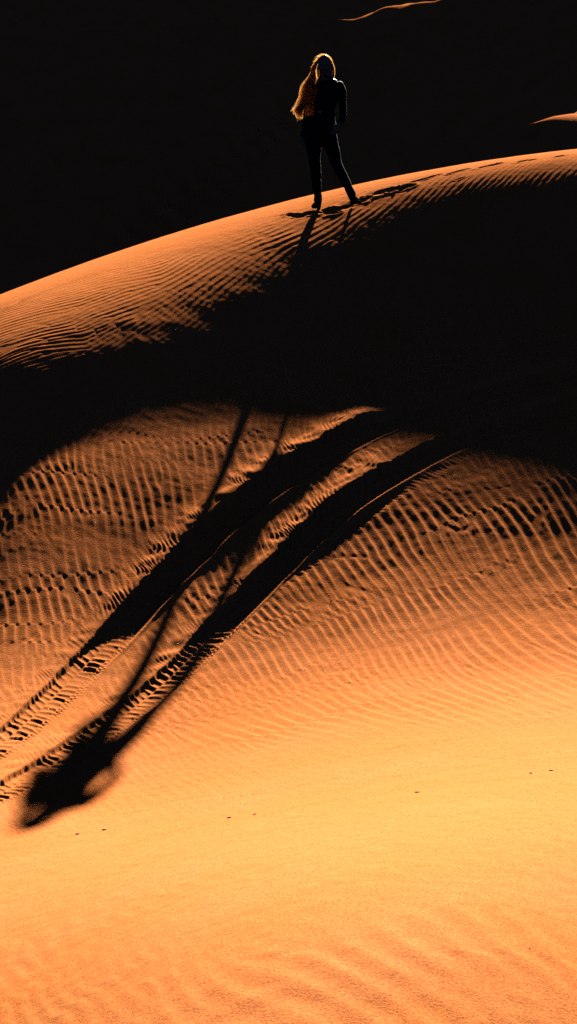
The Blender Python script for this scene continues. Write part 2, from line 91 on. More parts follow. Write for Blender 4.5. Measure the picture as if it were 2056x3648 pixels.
# wheel tracks: x, y, half width
TRACK_A = [(-2.92, 11.468, 0.115), (-2.508, 12.141, 0.115), (-2.172, 12.852, 0.115), (-1.914, 13.602, 0.115), (-1.752, 14.183, 0.115), (-1.569, 14.804, 0.115), (-1.402, 15.286, 0.115), (-1.288, 15.585, 0.116), (-1.112, 16.024, 0.118), (-0.876, 16.539, 0.124), (-0.568, 17.129, 0.132), (-0.254, 17.617, 0.143), (0.092, 18.049, 0.153), (0.364, 18.34, 0.161), (0.608, 18.56, 0.165), (0.823, 18.733, 0.167), (1.059, 18.871, 0.167), (1.457, 19.043, 0.17), (1.93, 19.192, 0.175), (2.425, 19.337, 0.18), (2.789, 19.445, 0.183), (3.555, 19.676, 0.183), (4.512, 19.965, 0.183), (5.661, 20.312, 0.183)]
TRACK_B = [(-2.972, 10.687, 0.115), (-2.504, 11.341, 0.115), (-2.112, 12.034, 0.115), (-1.797, 12.766, 0.115), (-1.632, 13.181, 0.115), (-1.497, 13.58, 0.115), (-1.347, 13.974, 0.115), (-1.179, 14.391, 0.115), (-1.001, 14.776, 0.115), (-0.859, 15.082, 0.116), (-0.641, 15.593, 0.116), (-0.446, 15.987, 0.116), (-0.245, 16.348, 0.117), (0.037, 16.809, 0.121), (0.159, 17.01, 0.128), (0.442, 17.426, 0.139), (0.668, 17.667, 0.151), (0.863, 17.875, 0.159), (1.122, 18.066, 0.165), (1.496, 18.366, 0.17), (1.875, 18.537, 0.176), (2.353, 18.696, 0.181), (2.703, 18.825, 0.183), (3.45, 19.109, 0.183), (4.385, 19.464, 0.183), (5.507, 19.891, 0.183)]
DEEP_A, DEEP_B = 15.72, 16.07
PEBBLES = [(0.702, 10.85, 0.0258, 'small dark pebble on pale sand below the insect trails, right of the middle'), (1.496, 11.34, 0.0247, 'rightmost dark pebble, one of a close pair on pale sand'), (1.369, 11.26, 0.0201, 'left pebble of a close pair near the right edge'), (-0.334, 11.21, 0.0266, 'dark sliver of stone on bright sand, left one of a spaced pair'), (-0.189, 11.11, 0.022, 'dark pebble on bright sand just right of another low in the middle'), (-1.091, 11.78, 0.028, 'largest dark pebble on bright sand under the tip of the long shadow'), (-1.25, 11.77, 0.0233, 'small pebble left of the largest one under the tip of the long shadow'), (0.35, 16.14, 0.0224, 'lone pebble on the rippled slope just right of the wheel tracks'), (-1.93, 13.97, 0.0166, 'tiny pebble on the left edge above the first wheel track'), (0.931, 7.67, 0.0106, 'thin dark pebble low on the right in the coarse foreground ripples'), (0.039, 13.91, 0.0165, 'tiny pebble on the ripples right of the shadow of the legs')]
PERSON_SCALE = 1.0383
PERSON = (0.414, 22.740, 2.215)
# ---------------------------------------------------------------- helpers
RNG = np.random.default_rng(7)
SC = bpy.context.scene
COL = SC.collection

SUN_EL, SUN_AZ = math.radians(30.6), math.radians(10.5)      # azimuth measured from +Y towards +X


def bspline(grid, gx, gy):
    """C2 cubic B-spline lookup of grid[i, j] at fractional indices gx, gy."""
    nx, ny = grid.shape
    gx = np.clip(gx, 1.0, nx - 2.001)
    gy = np.clip(gy, 1.0, ny - 2.001)
    i = np.floor(gx).astype(np.int64)
    j = np.floor(gy).astype(np.int64)
    u, v = gx - i, gy - j

    def w(t):
        return ((1 - t) ** 3 / 6, (3 * t ** 3 - 6 * t ** 2 + 4) / 6,
                (-3 * t ** 3 + 3 * t ** 2 + 3 * t + 1) / 6, t ** 3 / 6)
    wu, wv = w(u), w(v)
    out = 0
    for a in range(4):
        row = 0
        for b in range(4):
            row = row + wv[b] * grid[i + a - 1, j + b - 1]
        out = out + wu[a] * row
    return out


def noise2(x, y, sx, sy, ang=0.0, seed=0):
    """smooth value noise, about -1..1, feature size sx along ang and sy across it (metres)."""
    c, s = math.cos(ang), math.sin(ang)
    p = (x * c + y * s) / sx
    q = (-x * s + y * c) / sy
    r = np.random.default_rng(seed)
    g = r.uniform(-1, 1, (64, 256)) if sx > sy else r.uniform(-1, 1, (256, 64))
    nx, ny = g.shape
    g = np.pad(g, 4, mode='wrap')
    return bspline(g, np.mod(p, nx) + 3, np.mod(q, ny) + 3) * 2.2


def sstep(a, b, x):
    t = np.clip((x - a) / (b - a), 0, 1)
    return t * t * (3 - 2 * t)


def grid_mesh(name, V, nx, ny, mat):
    """V[nx*ny, 3] in row-major (i*ny+j) order."""
    i = np.arange(nx - 1)[:, None]
    j = np.arange(ny - 1)[None, :]
    a = (i * ny + j).ravel()
    F = np.stack([a, a + ny, a + ny + 1, a + 1], 1).astype(np.int32)
    me = bpy.data.meshes.new(name)
    me.vertices.add(len(V))
    me.vertices.foreach_set('co', V.astype(np.float32).ravel())
    me.loops.add(F.size)
    me.loops.foreach_set('vertex_index', F.ravel())
    me.polygons.add(len(F))
    me.polygons.foreach_set('loop_start', np.arange(0, F.size, 4, dtype=np.int32))
    me.polygons.foreach_set('use_smooth', np.ones(len(F), dtype=bool))
    me.update(calc_edges=True)
    me.materials.append(mat)
    o = bpy.data.objects.new(name, me)
    COL.objects.link(o)
    return o


# ---------------------------------------------------------------- dune shape
BX0, BY0, BSX, BSY = -7.0, 1.5, 0.5, 0.3
BASE = np.array(BASE_MM, dtype=float).reshape(BASE_SHAPE) / 1000.0


def base_z(x, y):
    xc, yc = np.clip(x, -6.4, 6.4), np.clip(y, 1.9, 29.3)
    z = bspline(BASE, (xc - BX0) / BSX, (yc - BY0) / BSY)
    d = np.maximum(np.maximum(np.abs(x) - 6.4, 0), np.maximum(np.maximum(1.9 - y, y - 29.3), 0))
    f = sstep(0, 30, d)
    roll = 0.9 * noise2(x, y, 21, 13, 0.4, 91) * sstep(4, 40, d)
    return z * (1 - f) + (-2.7 + roll) * f


# ---------------------------------------------------------------- wind ripples
# survey of the ripples: x, y, crest direction (degrees), wavelength (m), strength
RS = np.array(RIPPLES)


def ripple_field():
    """one coherent stripe field whose direction and spacing follow the survey (phasor noise)."""
    h = 0.0125
    gx = np.arange(-5.2, 5.2, h)
    gy = np.arange(4.2, 26.4, h)
    nk = 17000
    kx = RNG.uniform(gx[0], gx[-1], nk)
    ky = RNG.uniform(gy[0], gy[-1], nk)
    th, wl, _ = survey(kx, ky)
    th = fold_dir(th)
    th = th + 0.05 * sstep(10.0, 13.0, ky) + 0.12 * noise2(kx, ky, 1.1, 0.7, 0.5, 5) + 0.06 * noise2(kx, ky, 0.45, 0.35, 0.2, 6)
    wl = np.clip(wl * (1 + 0.35 * sstep(11.0, 9.0, ky)) * (1 + 0.12 * noise2(kx, ky, 0.9, 0.6, 0.3, 8)), 0.05, 0.19)
    F = np.zeros((len(gx), len(gy)), dtype=np.complex64)
    amp = np.zeros(nk, dtype=np.complex64)
    order = RNG.permutation(nk)
    pre = []
    R = 22
    off = np.arange(-R, R + 1) * h
    for k in range(nk):
        i, j = int(round((kx[k] - gx[0]) / h)), int(round((ky[k] - gy[0]) / h))
        pre.append((i, j))
    for sweep in range(3):
        for k in order:
            i, j = pre[k]
            i0, i1, j0, j1 = max(i - R, 0), min(i + R + 1, len(gx)), max(j - R, 0), min(j + R + 1, len(gy))
            dx = off[i0 - i + R:i1 - i + R][:, None]
            dy = off[j0 - j + R:j1 - j + R][None, :]
            c, s = math.cos(th[k]), math.sin(th[k])
            al = dx * c + dy * s                     # along the crest
            ac = -dx * s + dy * c                    # across
            ker = np.exp(-(al / 0.13) ** 2 - (ac / 0.085) ** 2 + (2j * math.pi / wl[k]) * ac).astype(np.complex64)
            if sweep:
                F[i0:i1, j0:j1] -= ker * amp[k]
            ii, jj = min(max(i, 0), len(gx) - 1), min(max(j, 0), len(gy) - 1)
            f0 = F[ii, jj]
            if abs(f0) > 1e-4:
                amp[k] = f0 / abs(f0)
            else:
                amp[k] = np.exp(1j * RNG.uniform(0, 6.28))
            F[i0:i1, j0:j1] += ker * amp[k]
    return gx, gy, h, F


def survey(x, y):
    """direction (rad), wavelength and strength of the ripples at points x, y."""
    c2 = s2 = wl = am = ws = 0
    for (px, py, t, l, a) in RS:
        w = 1.0 / (((x - px) / 1.0) ** 2 + ((y - py) / 0.8) ** 2 + 0.06) ** 2.6
        t = 2 * math.radians(t)
        c2 = c2 + w * math.cos(t)
        s2 = s2 + w * math.sin(t)
        wl = wl + w * l
        am = am + w * a
        ws = ws + w
    return np.arctan2(s2, c2) / 2, wl / ws, am / ws


def fold_dir(th):
    """make directions continuous: measure them from -40 to 140 degrees so that neighbours agree."""
    return np.where(th < math.radians(-40), th + math.pi, th)


# ---------------------------------------------------------------- wheel tracks
def spline(pts, n=600):
    p = np.array(pts, float)
    d = np.concatenate([[0], np.cumsum(np.hypot(*(p[1:, :2] - p[:-1, :2]).T))])
    t = np.linspace(0, d[-1], n)
    out = np.stack([np.interp(t, d, p[:, k]) for k in range(p.shape[1])], 1)
    ker = np.hanning(61)
    ker /= ker.sum()
    for k in range(out.shape[1]):
        e = np.concatenate([2 * out[0, k] - out[30:0:-1, k], out[:, k], 2 * out[-1, k] - out[-2:-32:-1, k]])
        out[:, k] = np.convolve(e, ker, 'valid')
    return out


def track_coords(x, y, pts):
    """signed distance d (positive on the right of travel), distance along s, half width."""
    C = spline(pts)
    S = np.concatenate([[0], np.cumsum(np.hypot(*(C[1:, :2] - C[:-1, :2]).T))])
    # coarse nearest search on a lattice, then projection on the neighbouring segments
    best = np.full(x.shape, 1e9)
    idx = np.zeros(x.shape, dtype=np.int64)
    for k in range(0, len(C), 6):
        q = (x - C[k, 0]) ** 2 + (y - C[k, 1]) ** 2
        m = q < best
        best[m] = q[m]
        idx[m] = k
    for step in (3, 2, 1, 1):
        for sg in (-1, 1):
            k = np.clip(idx + sg * step, 0, len(C) - 1)
            q = (x - C[k, 0]) ** 2 + (y - C[k, 1]) ** 2
            m = q < best
            best = np.where(m, q, best)
            idx = np.where(m, k, idx)
    k = np.clip(idx, 1, len(C) - 2)
    t = C[k + 1, :2] - C[k - 1, :2]
    t /= np.hypot(t[:, 0], t[:, 1])[:, None]
    ex, ey = x - C[k, 0], y - C[k, 1]
    d = ex * t[:, 1] - ey * t[:, 0]
    s = S[k] + ex * t[:, 0] + ey * t[:, 1]
    return d, s, C[k, 2]


def cut_track(x, y, z, rip, pts, yup, depth, seed, double=False):
    """press one wheel track into heights z; returns new z and the factor left of the ripples."""
    m = (x > -4.6) & (x < 4.9) & (y > 7.0) & (y < 22.0)
    xs, ys = x[m], y[m]
    d, s, w = track_coords(xs, ys, pts)
    near = np.abs(d) < 0.75
    mi = np.where(m)[0][near]
    d, s, w = d[near], s[near], w[near]
    xs, ys = xs[near], ys[near]
    u = d / w
    up = sstep(yup - 0.75, yup + 0.75, ys)                    # deeper where the dune is steeper
    far = 1 - 0.85 * sstep(0.5, 1.15, xs)                      # older, flatter edges further up
    dep = depth[0] + (depth[1] - depth[0]) * up
    # ragged sun-side edge: slumped tongues of sand, leaning along the wind
    ph = s / 0.075 + 1.6 * noise2(s, d, 0.35, 0.4, 0, seed) + 1.4 * u
    tooth = np.mod(ph, 1.0)
    jag = 0.09 * (tooth - 0.5) * (0.6 + 0.6 * noise2(s, d, 0.4, 0.5, 0, seed + 6)) + 0.10 * noise2(s, d, 0.05, 0.3, 0, seed + 1) + 0.10 * noise2(s, d, 0.3, 0.5, 0, seed + 7)
    uj = u + jag * sstep(0.2, -0.9, u) * (0.35 + 0.65 * up)
    rut = sstep(-1.06, -0.74, uj) * (1 - sstep(0.74, 1.02, u))
    # berms
    left = np.exp(-((np.minimum(uj, -1.02) + 1.02) / -1.05) ** 2) * (uj < -1.02) + sstep(-0.80, -1.02, uj) * (uj >= -1.02)
    right = np.exp(-((u - 1.08 - 0.05 * noise2(s, d, 0.12, 0.5, 0, seed + 10)) / 0.11) ** 2) * np.clip(0.75 + 0.6 * noise2(s, d, 0.35, 0.5, 0, seed + 11), 0.1, 1.3) * (0.45 if double else 1.0)
    # streaks of loose sand on the sun-side bank
    st = np.cos(2 * math.pi * (s / 0.060 + d / 0.062 + 1.6 * noise2(s, d, 0.16, 0.3, 0, seed + 2))) * np.clip(0.6 + 0.9 * noise2(xs, ys, 0.14, 0.08, 0.6, seed + 8), 0, 1.3)
    bank = np.exp(-((u + 1.50) / 0.55) ** 2)
    # tyre tread: bars across the floor, finer pattern on the far shoulder
    warp = 0.30 * noise2(s, d, 0.20, 0.10, 0, seed + 3) + 0.14 * noise2(s, d, 0.06, 0.05, 0, seed + 9)
    pA = s / 0.083 + 0.50 * u + warp
    pB = s / 0.083 - 0.80 * u + 0.25 + warp
    pC = s / 0.050 - 0.5 * u + warp

    def bar(p, sharp=1.4):
        return (0.5 + 0.5 * np.cos(2 * math.pi * p + 0.5 * np.sin(2 * math.pi * p))) ** sharp
    wA = sstep(-1.0, -0.82, u) * (1 - sstep(-0.30, -0.18, u))
    wB = sstep(-0.24, -0.12, u) * (1 - sstep(0.50, 0.58, u))
    wC = sstep(0.54, 0.62, u) * (1 - sstep(0.98, 1.06, u))
    tread = 0.0125 * wA * bar(pA) + 0.0105 * wB * bar(pB) + 0.0075 * wC * bar(pC)
    rough = np.clip(0.85 + 0.55 * noise2(xs, ys, 0.10, 0.07, 0, seed + 4), 0.15, 1.5)
    dz = -dep * rut + tread * rough * (1 - 0.6 * up)
    dz += ((0.014 + 0.034 * up) * left + (0.003 + 0.012 * up) * right) * far
    dz += (0.0022 * bank * st * (0.6 + 0.6 * up) + 0.005 * bank * noise2(xs, ys, 0.13, 0.05, 0.5, seed + 5)) * far
    if double:                                                # a second, shallow rib on the far shoulder
        u2 = (d - 1.62 * w) / (0.42 * w)
        on = sstep(yup + 0.2, yup + 1.2, ys) * far
        p2 = s / 0.052 - 0.35 * u2 + warp
        dz += on * (-0.022 * np.exp(-(u2 / 0.8) ** 2) + 0.013 * np.exp(-(u2 / 0.9) ** 2) * bar(p2)
                    + 0.012 * np.exp(-((u2 + 1.3) / 0.35) ** 2))
    z[mi] += dz
    keep = sstep(1.15, 1.75, np.abs(u)) if not double else np.where(u < 0, sstep(1.15, 1.75, -u), sstep(1.15, 1.35 + 0.9 * sstep(yup + 0.2, yup + 1.2, ys), u))
    rip[mi] *= keep * (1 - 0.7 * bank)
    return z, rip


# ---------------------------------------------------------------- build the ground
def build_ground(mat):
    dense_y = np.concatenate([np.arange(4.6, 8.0, 0.016), np.arange(8.0, 12.0, 0.0145), np.arange(12.0, 18.4, 0.0125), np.arange(18.4, 25.6, 0.0115)])
    near = 4.6 - np.concatenate([np.geomspace(0.03, 60, 60), [110, 250, 600]])[::-1]
    far = 25.6 + np.concatenate([np.geomspace(0.02, 60, 60), [110, 250, 600]])
    ys = np.concatenate([near, dense_y, far])
    cd = np.linspace(-1.16, 1.16, 1000)
    og = np.concatenate([np.geomspace(0.01, 40, 70), [70, 130, 300, 600]])
    hw = 0.1445 * np.clip(ys, 4.2, 26.5)
    cx = np.concatenate([-og[::-1], np.zeros(len(cd)), og])
    cc = np.concatenate([np.full(len(og), -1.16), cd, np.full(len(og), 1.16)])
    X = cc[:, None] * hw[None, :] + cx[:, None]
    Y = np.broadcast_to(ys[None, :], X.shape)
    nx, ny = X.shape
    x, y = X.ravel().copy(), Y.ravel().copy()
    z = base_z(x, y)

    near_m = (np.abs(x) < 5.0) & (y > 4.4) & (y < 26.2)
    xs, ysn = x[near_m], y[near_m]
    gx, gy, h, F = ripple_field()
    fx, fy = (xs - gx[0]) / h, (ysn - gy[0]) / h
    re, im = bspline(F.real, fx, fy), bspline(F.imag, fx, fy)
    phi = np.arctan2(im, re)
    mag = np.hypot(re, im)
    coh = sstep(0.05, 0.45, mag / np.median(mag))
    # direction, spacing and strength, looked up on a coarse lattice
    lx, ly = np.arange(-5.4, 5.41, 0.1), np.arange(4.0, 26.6, 0.1)
    LX, LY = np.meshgrid(lx, ly, indexing='ij')
    _, WL, AM = survey(LX, LY)
    wl = bspline(WL, (xs - lx[0]) / 0.1, (ysn - ly[0]) / 0.1)
    am = bspline(AM, (xs - lx[0]) / 0.1, (ysn - ly[0]) / 0.1)

    def prof(p):
        p = p + 0.52 * (np.cos(p) - 1)                     # one flank short and steep, the other long
        return (0.5 + 0.5 * np.cos(p)) ** 1.7
    # lines where the ripples break off and start again half a step aside
    brk = noise2(xs, ysn, 1.3, 0.145, math.radians(24), 21) + 0.45 * noise2(xs, ysn, 0.32, 0.14, math.radians(24), 22)
    on = sstep(20.2, 19.1, ysn) * sstep(-0.5, 0.2, noise2(xs, ysn, 1.3, 0.9, 0.3, 23) + 0.28)
    wgt = sstep(-0.12, 0.12, brk) * on
    soft = sstep(11.5, 9.5, ysn)                               # older, rounded ripples near the camera
    rip = prof(phi) * (1 - wgt) + prof(phi + 2.3) * wgt
    rip = rip * (1 - 0.6 * soft) + 0.6 * soft * (0.5 + 0.5 * np.cos(phi + 1.2 * wgt))
    patch = np.clip(1.0 + 0.42 * noise2(xs, ysn, 0.75, 0.30, 0.45, 31) + 0.34 * noise2(xs, ysn, 0.24, 0.15, 0.3, 32), 0.28, 1.25)
    patch = patch * (1 - 0.75 * soft * sstep(0.25, -0.35, noise2(xs, ysn, 0.7, 0.22, 0.25, 33)))
    steep = 0.056 + 0.014 * sstep(19.0, 21.5, ysn) - 0.020 * sstep(14.5, 12.0, ysn) + 0.026 * sstep(11.2, 9.4, ysn)
    amp = steep * wl * am * patch * coh
    # the crest itself is swept smooth
    zb = z[near_m].copy()
    ripf = np.ones(xs.shape)
    for tr, yu, dp, sd, db in ((TRACK_A, DEEP_A, (0.020, 0.060), 41, False), (TRACK_B, DEEP_B, (0.018, 0.043), 61, True)):
        zb, ripf = cut_track(xs, ysn, zb, ripf, tr, yu, dp, sd, db)
    # disturbed sand where people walked along the crest
    for (fx_, fy_, ang, ln, wd, dp) in PRINTS:
        q = (np.abs(xs - fx_) < 0.4) & (np.abs(ysn - fy_) < 0.4)
        dx, dy = xs[q] - fx_, ysn[q] - fy_
        c, s = math.cos(ang), math.sin(ang)
        a, b = (dx * c + dy * s) / (ln / 2), (-dx * s + dy * c) / (wd / 2)
        r = np.sqrt(a * a + b * b) + 0.30 * noise2(xs[q], ysn[q], 0.06, 0.045, 0.3, int(abs(fx_) * 977) % 997)
        pit = 1 - sstep(0.45, 1.0, r)
        rim = np.exp(-((r - 1.2) / 0.25) ** 2) * (0.6 + 0.6 * noise2(xs[q], ysn[q], 0.09, 0.07, 0, 11))
        zb[q] += -dp * pit + 0.22 * dp * rim
        ripf[q] *= sstep(0.9, 1.6, r)
    zb += amp * rip * ripf
    # gentle unevenness and fine lumps
    zb += 0.0030 * noise2(xs, ysn, 0.34, 0.12, math.radians(28), 51) * (0.6 - 0.4 * sstep(11.0, 9.0, ysn)) + 0.0008 * noise2(xs, ysn, 0.05, 0.04, 0, 52)
    zb += 0.0045 * noise2(xs, ysn, 0.16, 0.085, math.radians(14), 53) * np.clip(noise2(xs, ysn, 0.9, 0.6, 0.2, 54), 0, 1) * sstep(10.0, 8.2, ysn)
    # insect trails: two rows of tiny dents
    for tr in TRAILS:
        P = spline([(a, b, 0) for a, b in tr], 400)
        L = np.concatenate([[0], np.cumsum(np.hypot(*(P[1:, :2] - P[:-1, :2]).T))])
        for k, sd in enumerate(np.arange(0.01, L[-1], 0.021)):
            px, py = np.interp(sd, L, P[:, 0]), np.interp(sd, L, P[:, 1])
            py += 0.013 * (1 if k % 2 else -1) + RNG.uniform(-.012, .012) + 0.02 * math.sin(sd * 5)
            if RNG.random() < 0.35:
                continue
            q = np.where((np.abs(xs - px) < 0.03) & (np.abs(ysn - py) < 0.06))[0]
            r2 = ((xs[q] - px) / 0.0085) ** 2 + ((ysn[q] - py) / 0.017) ** 2
            zb[q] -= RNG.uniform(0.0012, 0.0042) * np.exp(-r2)
    z[near_m] = zb
    return grid_mesh('ground', np.stack([x, y, z], 1), nx, ny, mat)


def ground_z(x, y):
    return float(base_z(np.array([x], float), np.array([y], float))[0])



# ---------------------------------------------------------------- dunes behind
def face(t, soft, steep, back):
    """height below the crest at t metres in front of it (t<0: behind)."""
    tt = np.maximum(t, 0)
    lin = np.where(tt < soft, steep * tt * tt / (2 * soft), steep * (tt - soft / 2))
    return -lin - np.maximum(-t, 0) * back


def ridge(xs, crest_y, crest_z, soft, steep, back, ext, extra, mat, hard=-1e9):
    """one dune as a sheet whose rows follow its crest, so that the crest stays a clean edge."""
    fr = np.concatenate([[0.0, 0.002, 0.004, 0.02], np.geomspace(0.08, 3.0, 26), np.linspace(3.2, ext[0], 60)])
    bk = np.concatenate([[0.002, 0.02], np.geomspace(0.1, ext[1], 16)])
    t = np.concatenate([-bk[::-1], fr])
    X, T = np.meshgrid(xs, t, indexing='ij')
    x, tt = X.ravel(), T.ravel()
    y = crest_y(x) - tt
    z = crest_z(x) + face(tt, soft(x), steep, back)
    z = z + extra(x, y, tt)
    o = grid_mesh('hills', np.stack([x, y, z], 1), len(xs), len(t), mat)
    # the knife-edged stretch keeps its hard crease
    fx = np.repeat((xs[:-1] > hard), len(t) - 1)
    o.data.polygons.foreach_set('use_smooth', fx)
    o['kind'] = 'structure'
    return o


def build_hills(mat):
    def w1(x):
        return 0.5 * noise2(x, x * 0 + 3, 6, 50, 0, 72) + 0.10 * noise2(x, x * 0 + 9, 1.1, 50, 0, 73)

    def ruts(x, y, tt):
        """old wheel ruts running up the shaded face."""
        z = 0.05 * noise2(x, y, 2.2, 0.9, 0.4, 79) * sstep(1.5, 5, tt)
        for (a, b, c) in ((-6.5, 0.55, 0), (-5.7, 0.55, 0), (3.0, 1.1, 1), (4.1, 1.1, 1)):
            q = np.abs(x - (a + b * (y - 50) + 0.8 * np.sin(y * 0.23 + c)))
            z = z - 0.14 * np.exp(-(q / 0.22) ** 2) * sstep(44, 47, y) * sstep(62, 59, y)
        lump = 0.11 * noise2(x, y, 0.9, 0.45, 0.35, 74) + 0.06 * noise2(x, y, 0.35, 0.25, 0.2, 75)
        return z + lump * sstep(3.0, 0.4, np.abs(tt - 0.8)) * sstep(1.6, 3.0, x)
    xs = np.concatenate([np.arange(-90, -12, 2.0), np.arange(-12, 14, 0.12), np.arange(14, 140, 2.0)])
    h = ridge(xs, lambda x: 64 + 0.05 * x + w1(x),
              lambda x: np.interp(x, [-90, -30, -9, -1, 1.95, 3.2, 4.55, 9, 20, 60, 140], [7, 9.5, 11.6, 12.15, 12.33, 12.52, 12.86, 14.3, 15, 13, 6]),
              lambda x: 0.0004 + 1.9 * sstep(1.6, 3.0, x), 0.74, 0.30, (34, 30), ruts, mat, 1.7)
    h['label'] = 'middle shaded dune with a thin sunlit crest'
    # a lower shoulder in front of it; its crest catches the sun at the right end only
    xs = np.concatenate([np.arange(0.4, 9.5, 0.07), np.arange(10, 40, 1.0)])
    h = ridge(xs, lambda x: 48 + 0.10 * (x - 5) + 0.25 * noise2(x, x * 0 + 5, 2.2, 50, 0, 76),
              lambda x: np.interp(x, [0, 1.6, 3.1, 5.0, 6.25, 6.7, 7.2, 8.5, 14, 40], [4.4, 5.5, 6.0, 6.45, 6.86, 6.93, 6.90, 6.75, 6.3, 4]),
              lambda x: 0.0004 + 1.5 * sstep(5.7, 6.6, x), 0.74, 0.16, (16, 9),
              lambda x, y, tt: 0.04 * noise2(x, y, 0.8, 0.4, 0.4, 83) * sstep(0.5, 2, tt), mat, 5.8)
    h['label'] = 'low shaded dune shoulder with a small sunlit patch'
    xs = np.concatenate([np.arange(6.0, 9.5, 0.07), np.arange(10, 30, 1.0)])
    h = ridge(xs, lambda x: 50.2 + 0.55 * (x - 6.6), lambda x: np.interp(x, [6, 6.7, 7.2, 8, 30], [6.6, 7.05, 7.35, 7.5, 6]),
              lambda x: 0.0004 + 1.1 * sstep(6.5, 7.1, x), 0.74, 0.2, (4, 6), lambda x, y, tt: 0, mat, 6.5)
    h['label'] = 'second small lip of the shaded shoulder'
    xs = np.arange(-160, 200, 3.0)
    h = ridge(xs, lambda x: 128 + 0.1 * x + 4 * noise2(x, x * 0 + 2, 30, 80, 0, 77), lambda x: 36 + 0.03 * x,
              lambda x: 1.0 + 0 * x, 0.74, 0.3, (52, 60), lambda x, y, tt: 0.3 * noise2(x, y, 8, 5, 0.3, 78), mat)
    h['label'] = 'tall shaded dune farthest behind'


# ---------------------------------------------------------------- materials
def new_mat(name):
    m = bpy.data.materials.new(name)
    m.use_nodes = True
    nt = m.node_tree
    return m, nt, nt.nodes['Principled BSDF'], nt.nodes['Material Output']


def sand_material():
    m, nt, bs, out = new_mat('sand')
    N, L = nt.nodes.new, nt.links.new
    geo = N('ShaderNodeNewGeometry')
    n1 = N('ShaderNodeTexNoise')
    n1.inputs['Scale'].default_value = 260
    n1.inputs['Detail'].default_value = 3
    n2 = N('ShaderNodeTexNoise')
    n2.inputs['Scale'].default_value = 1.3
    n2.inputs['Detail'].default_value = 4
    wn = N('ShaderNodeTexVoronoi')
    wn.inputs['Scale'].default_value = 210
    for n in (n1, n2, wn):
        L(geo.outputs['Position'], n.inputs['Vector'])
    r1 = N('ShaderNodeMix')
    r1.data_type = 'RGBA'
    r1.inputs[6].default_value = (*SAND_A, 1)
    r1.inputs[7].default_value = (*SAND_B, 1)
    mr = N('ShaderNodeMapRange')
    mr.inputs[1].default_value, mr.inputs[2].default_value = 0.3, 0.7
    L(n1.outputs['Fac'], mr.inputs[0])
    L(mr.outputs[0], r1.inputs[0])
    # single darker and paler grains
    hsv = N('ShaderNodeHueSaturation')
    sepc = N('ShaderNodeSeparateColor')
    L(wn.outputs['Color'], sepc.inputs[0])
    mv = N('ShaderNodeMapRange')
    mv.inputs[3].default_value, mv.inputs[4].default_value = 0.66, 1.34
    L(sepc.outputs[0], mv.inputs[0])
    L(mv.outputs[0], hsv.inputs['Value'])
    ms = N('ShaderNodeMapRange')
    ms.inputs[1].default_value, ms.inputs[2].default_value = 0.35, 0.65
    ms.inputs[3].default_value, ms.inputs[4].default_value = 0.992, 1.008
    L(n2.outputs['Fac'], ms.inputs[0])
    L(ms.outputs[0], hsv.inputs['Saturation'])
    L(r1.outputs[2], hsv.inputs['Color'])
    L(hsv.outputs[0], bs.inputs['Base Color'])
    bs.inputs['Roughness'].default_value = 1.0
    bs.inputs['Specular IOR Level'].default_value = 0.0
    sh = N('ShaderNodeBsdfGlossy')                           # weak broad gloss of the polished grains
    sh.inputs['Roughness'].default_value = SAND_ROUGH
    sh.inputs['Color'].default_value = (1, 0.96, 0.9, 1)
    m0 = N('ShaderNodeMixShader')
    m0.inputs[0].default_value = SAND_SPEC
    L(bs.outputs[0], m0.inputs[1])
    L(sh.outputs[0], m0.inputs[2])
    b1 = N('ShaderNodeBump')
    b1.inputs['Strength'].default_value = 0.5
    b1.inputs['Distance'].default_value = 0.0012
    L(n1.outputs['Fac'], b1.inputs['Height'])
    n3 = N('ShaderNodeTexNoise')
    n3.inputs['Scale'].default_value = 75
    n3.inputs['Detail'].default_value = 2
    L(geo.outputs['Position'], n3.inputs['Vector'])
    b2 = N('ShaderNodeBump')
    b2.inputs['Strength'].default_value = 0.45
    b2.inputs['Distance'].default_value = 0.004
    L(n3.outputs['Fac'], b2.inputs['Height'])
    L(b1.outputs[0], b2.inputs['Normal'])
    L(b2.outputs[0], bs.inputs['Normal'])
    # a few grains turned so that they mirror the sun
    gl = N('ShaderNodeBsdfGlossy')
    gl.inputs['Roughness'].default_value = 0.22
    gl.inputs['Color'].default_value = (1, 0.95, 0.85, 1)
    vm = N('ShaderNodeVectorMath')
    vm.operation = 'MULTIPLY_ADD'
    vm.inputs[1].default_value = (1.6, 1.6, 1.6)
    vm.inputs[2].default_value = (-0.8, -0.8, -0.8)
    L(wn.outputs['Color'], vm.inputs[0])
    va = N('ShaderNodeVectorMath')
    va.operation = 'ADD'
    L(geo.outputs['Normal'], va.inputs[0])
    L(vm.outputs[0], va.inputs[1])
    vn = N('ShaderNodeVectorMath')
    vn.operation = 'NORMALIZE'
    L(va.outputs[0], vn.inputs[0])
    L(vn.outputs[0], gl.inputs['Normal'])
    v2 = N('ShaderNodeTexVoronoi')
    v2.inputs['Scale'].default_value = 170
    L(geo.outputs['Position'], v2.inputs['Vector'])
    s2 = N('ShaderNodeSeparateColor')
    L(v2.outputs['Color'], s2.inputs[0])
    gt = N('ShaderNodeMath')
    gt.operation = 'GREATER_THAN'
    gt.inputs[1].default_value = 0.9996
    L(s2.outputs[2], gt.inputs[0])
    mu = N('ShaderNodeMath')
    mu.operation = 'MULTIPLY'
    mu.inputs[1].default_value = 0.003
    L(gt.outputs[0], mu.inputs[0])
    mx = N('ShaderNodeMixShader')
    L(mu.outputs[0], mx.inputs[0])
    L(m0.outputs[0], mx.inputs[1])
    L(gl.outputs[0], mx.inputs[2])
    L(mx.outputs[0], out.inputs['Surface'])
    return m


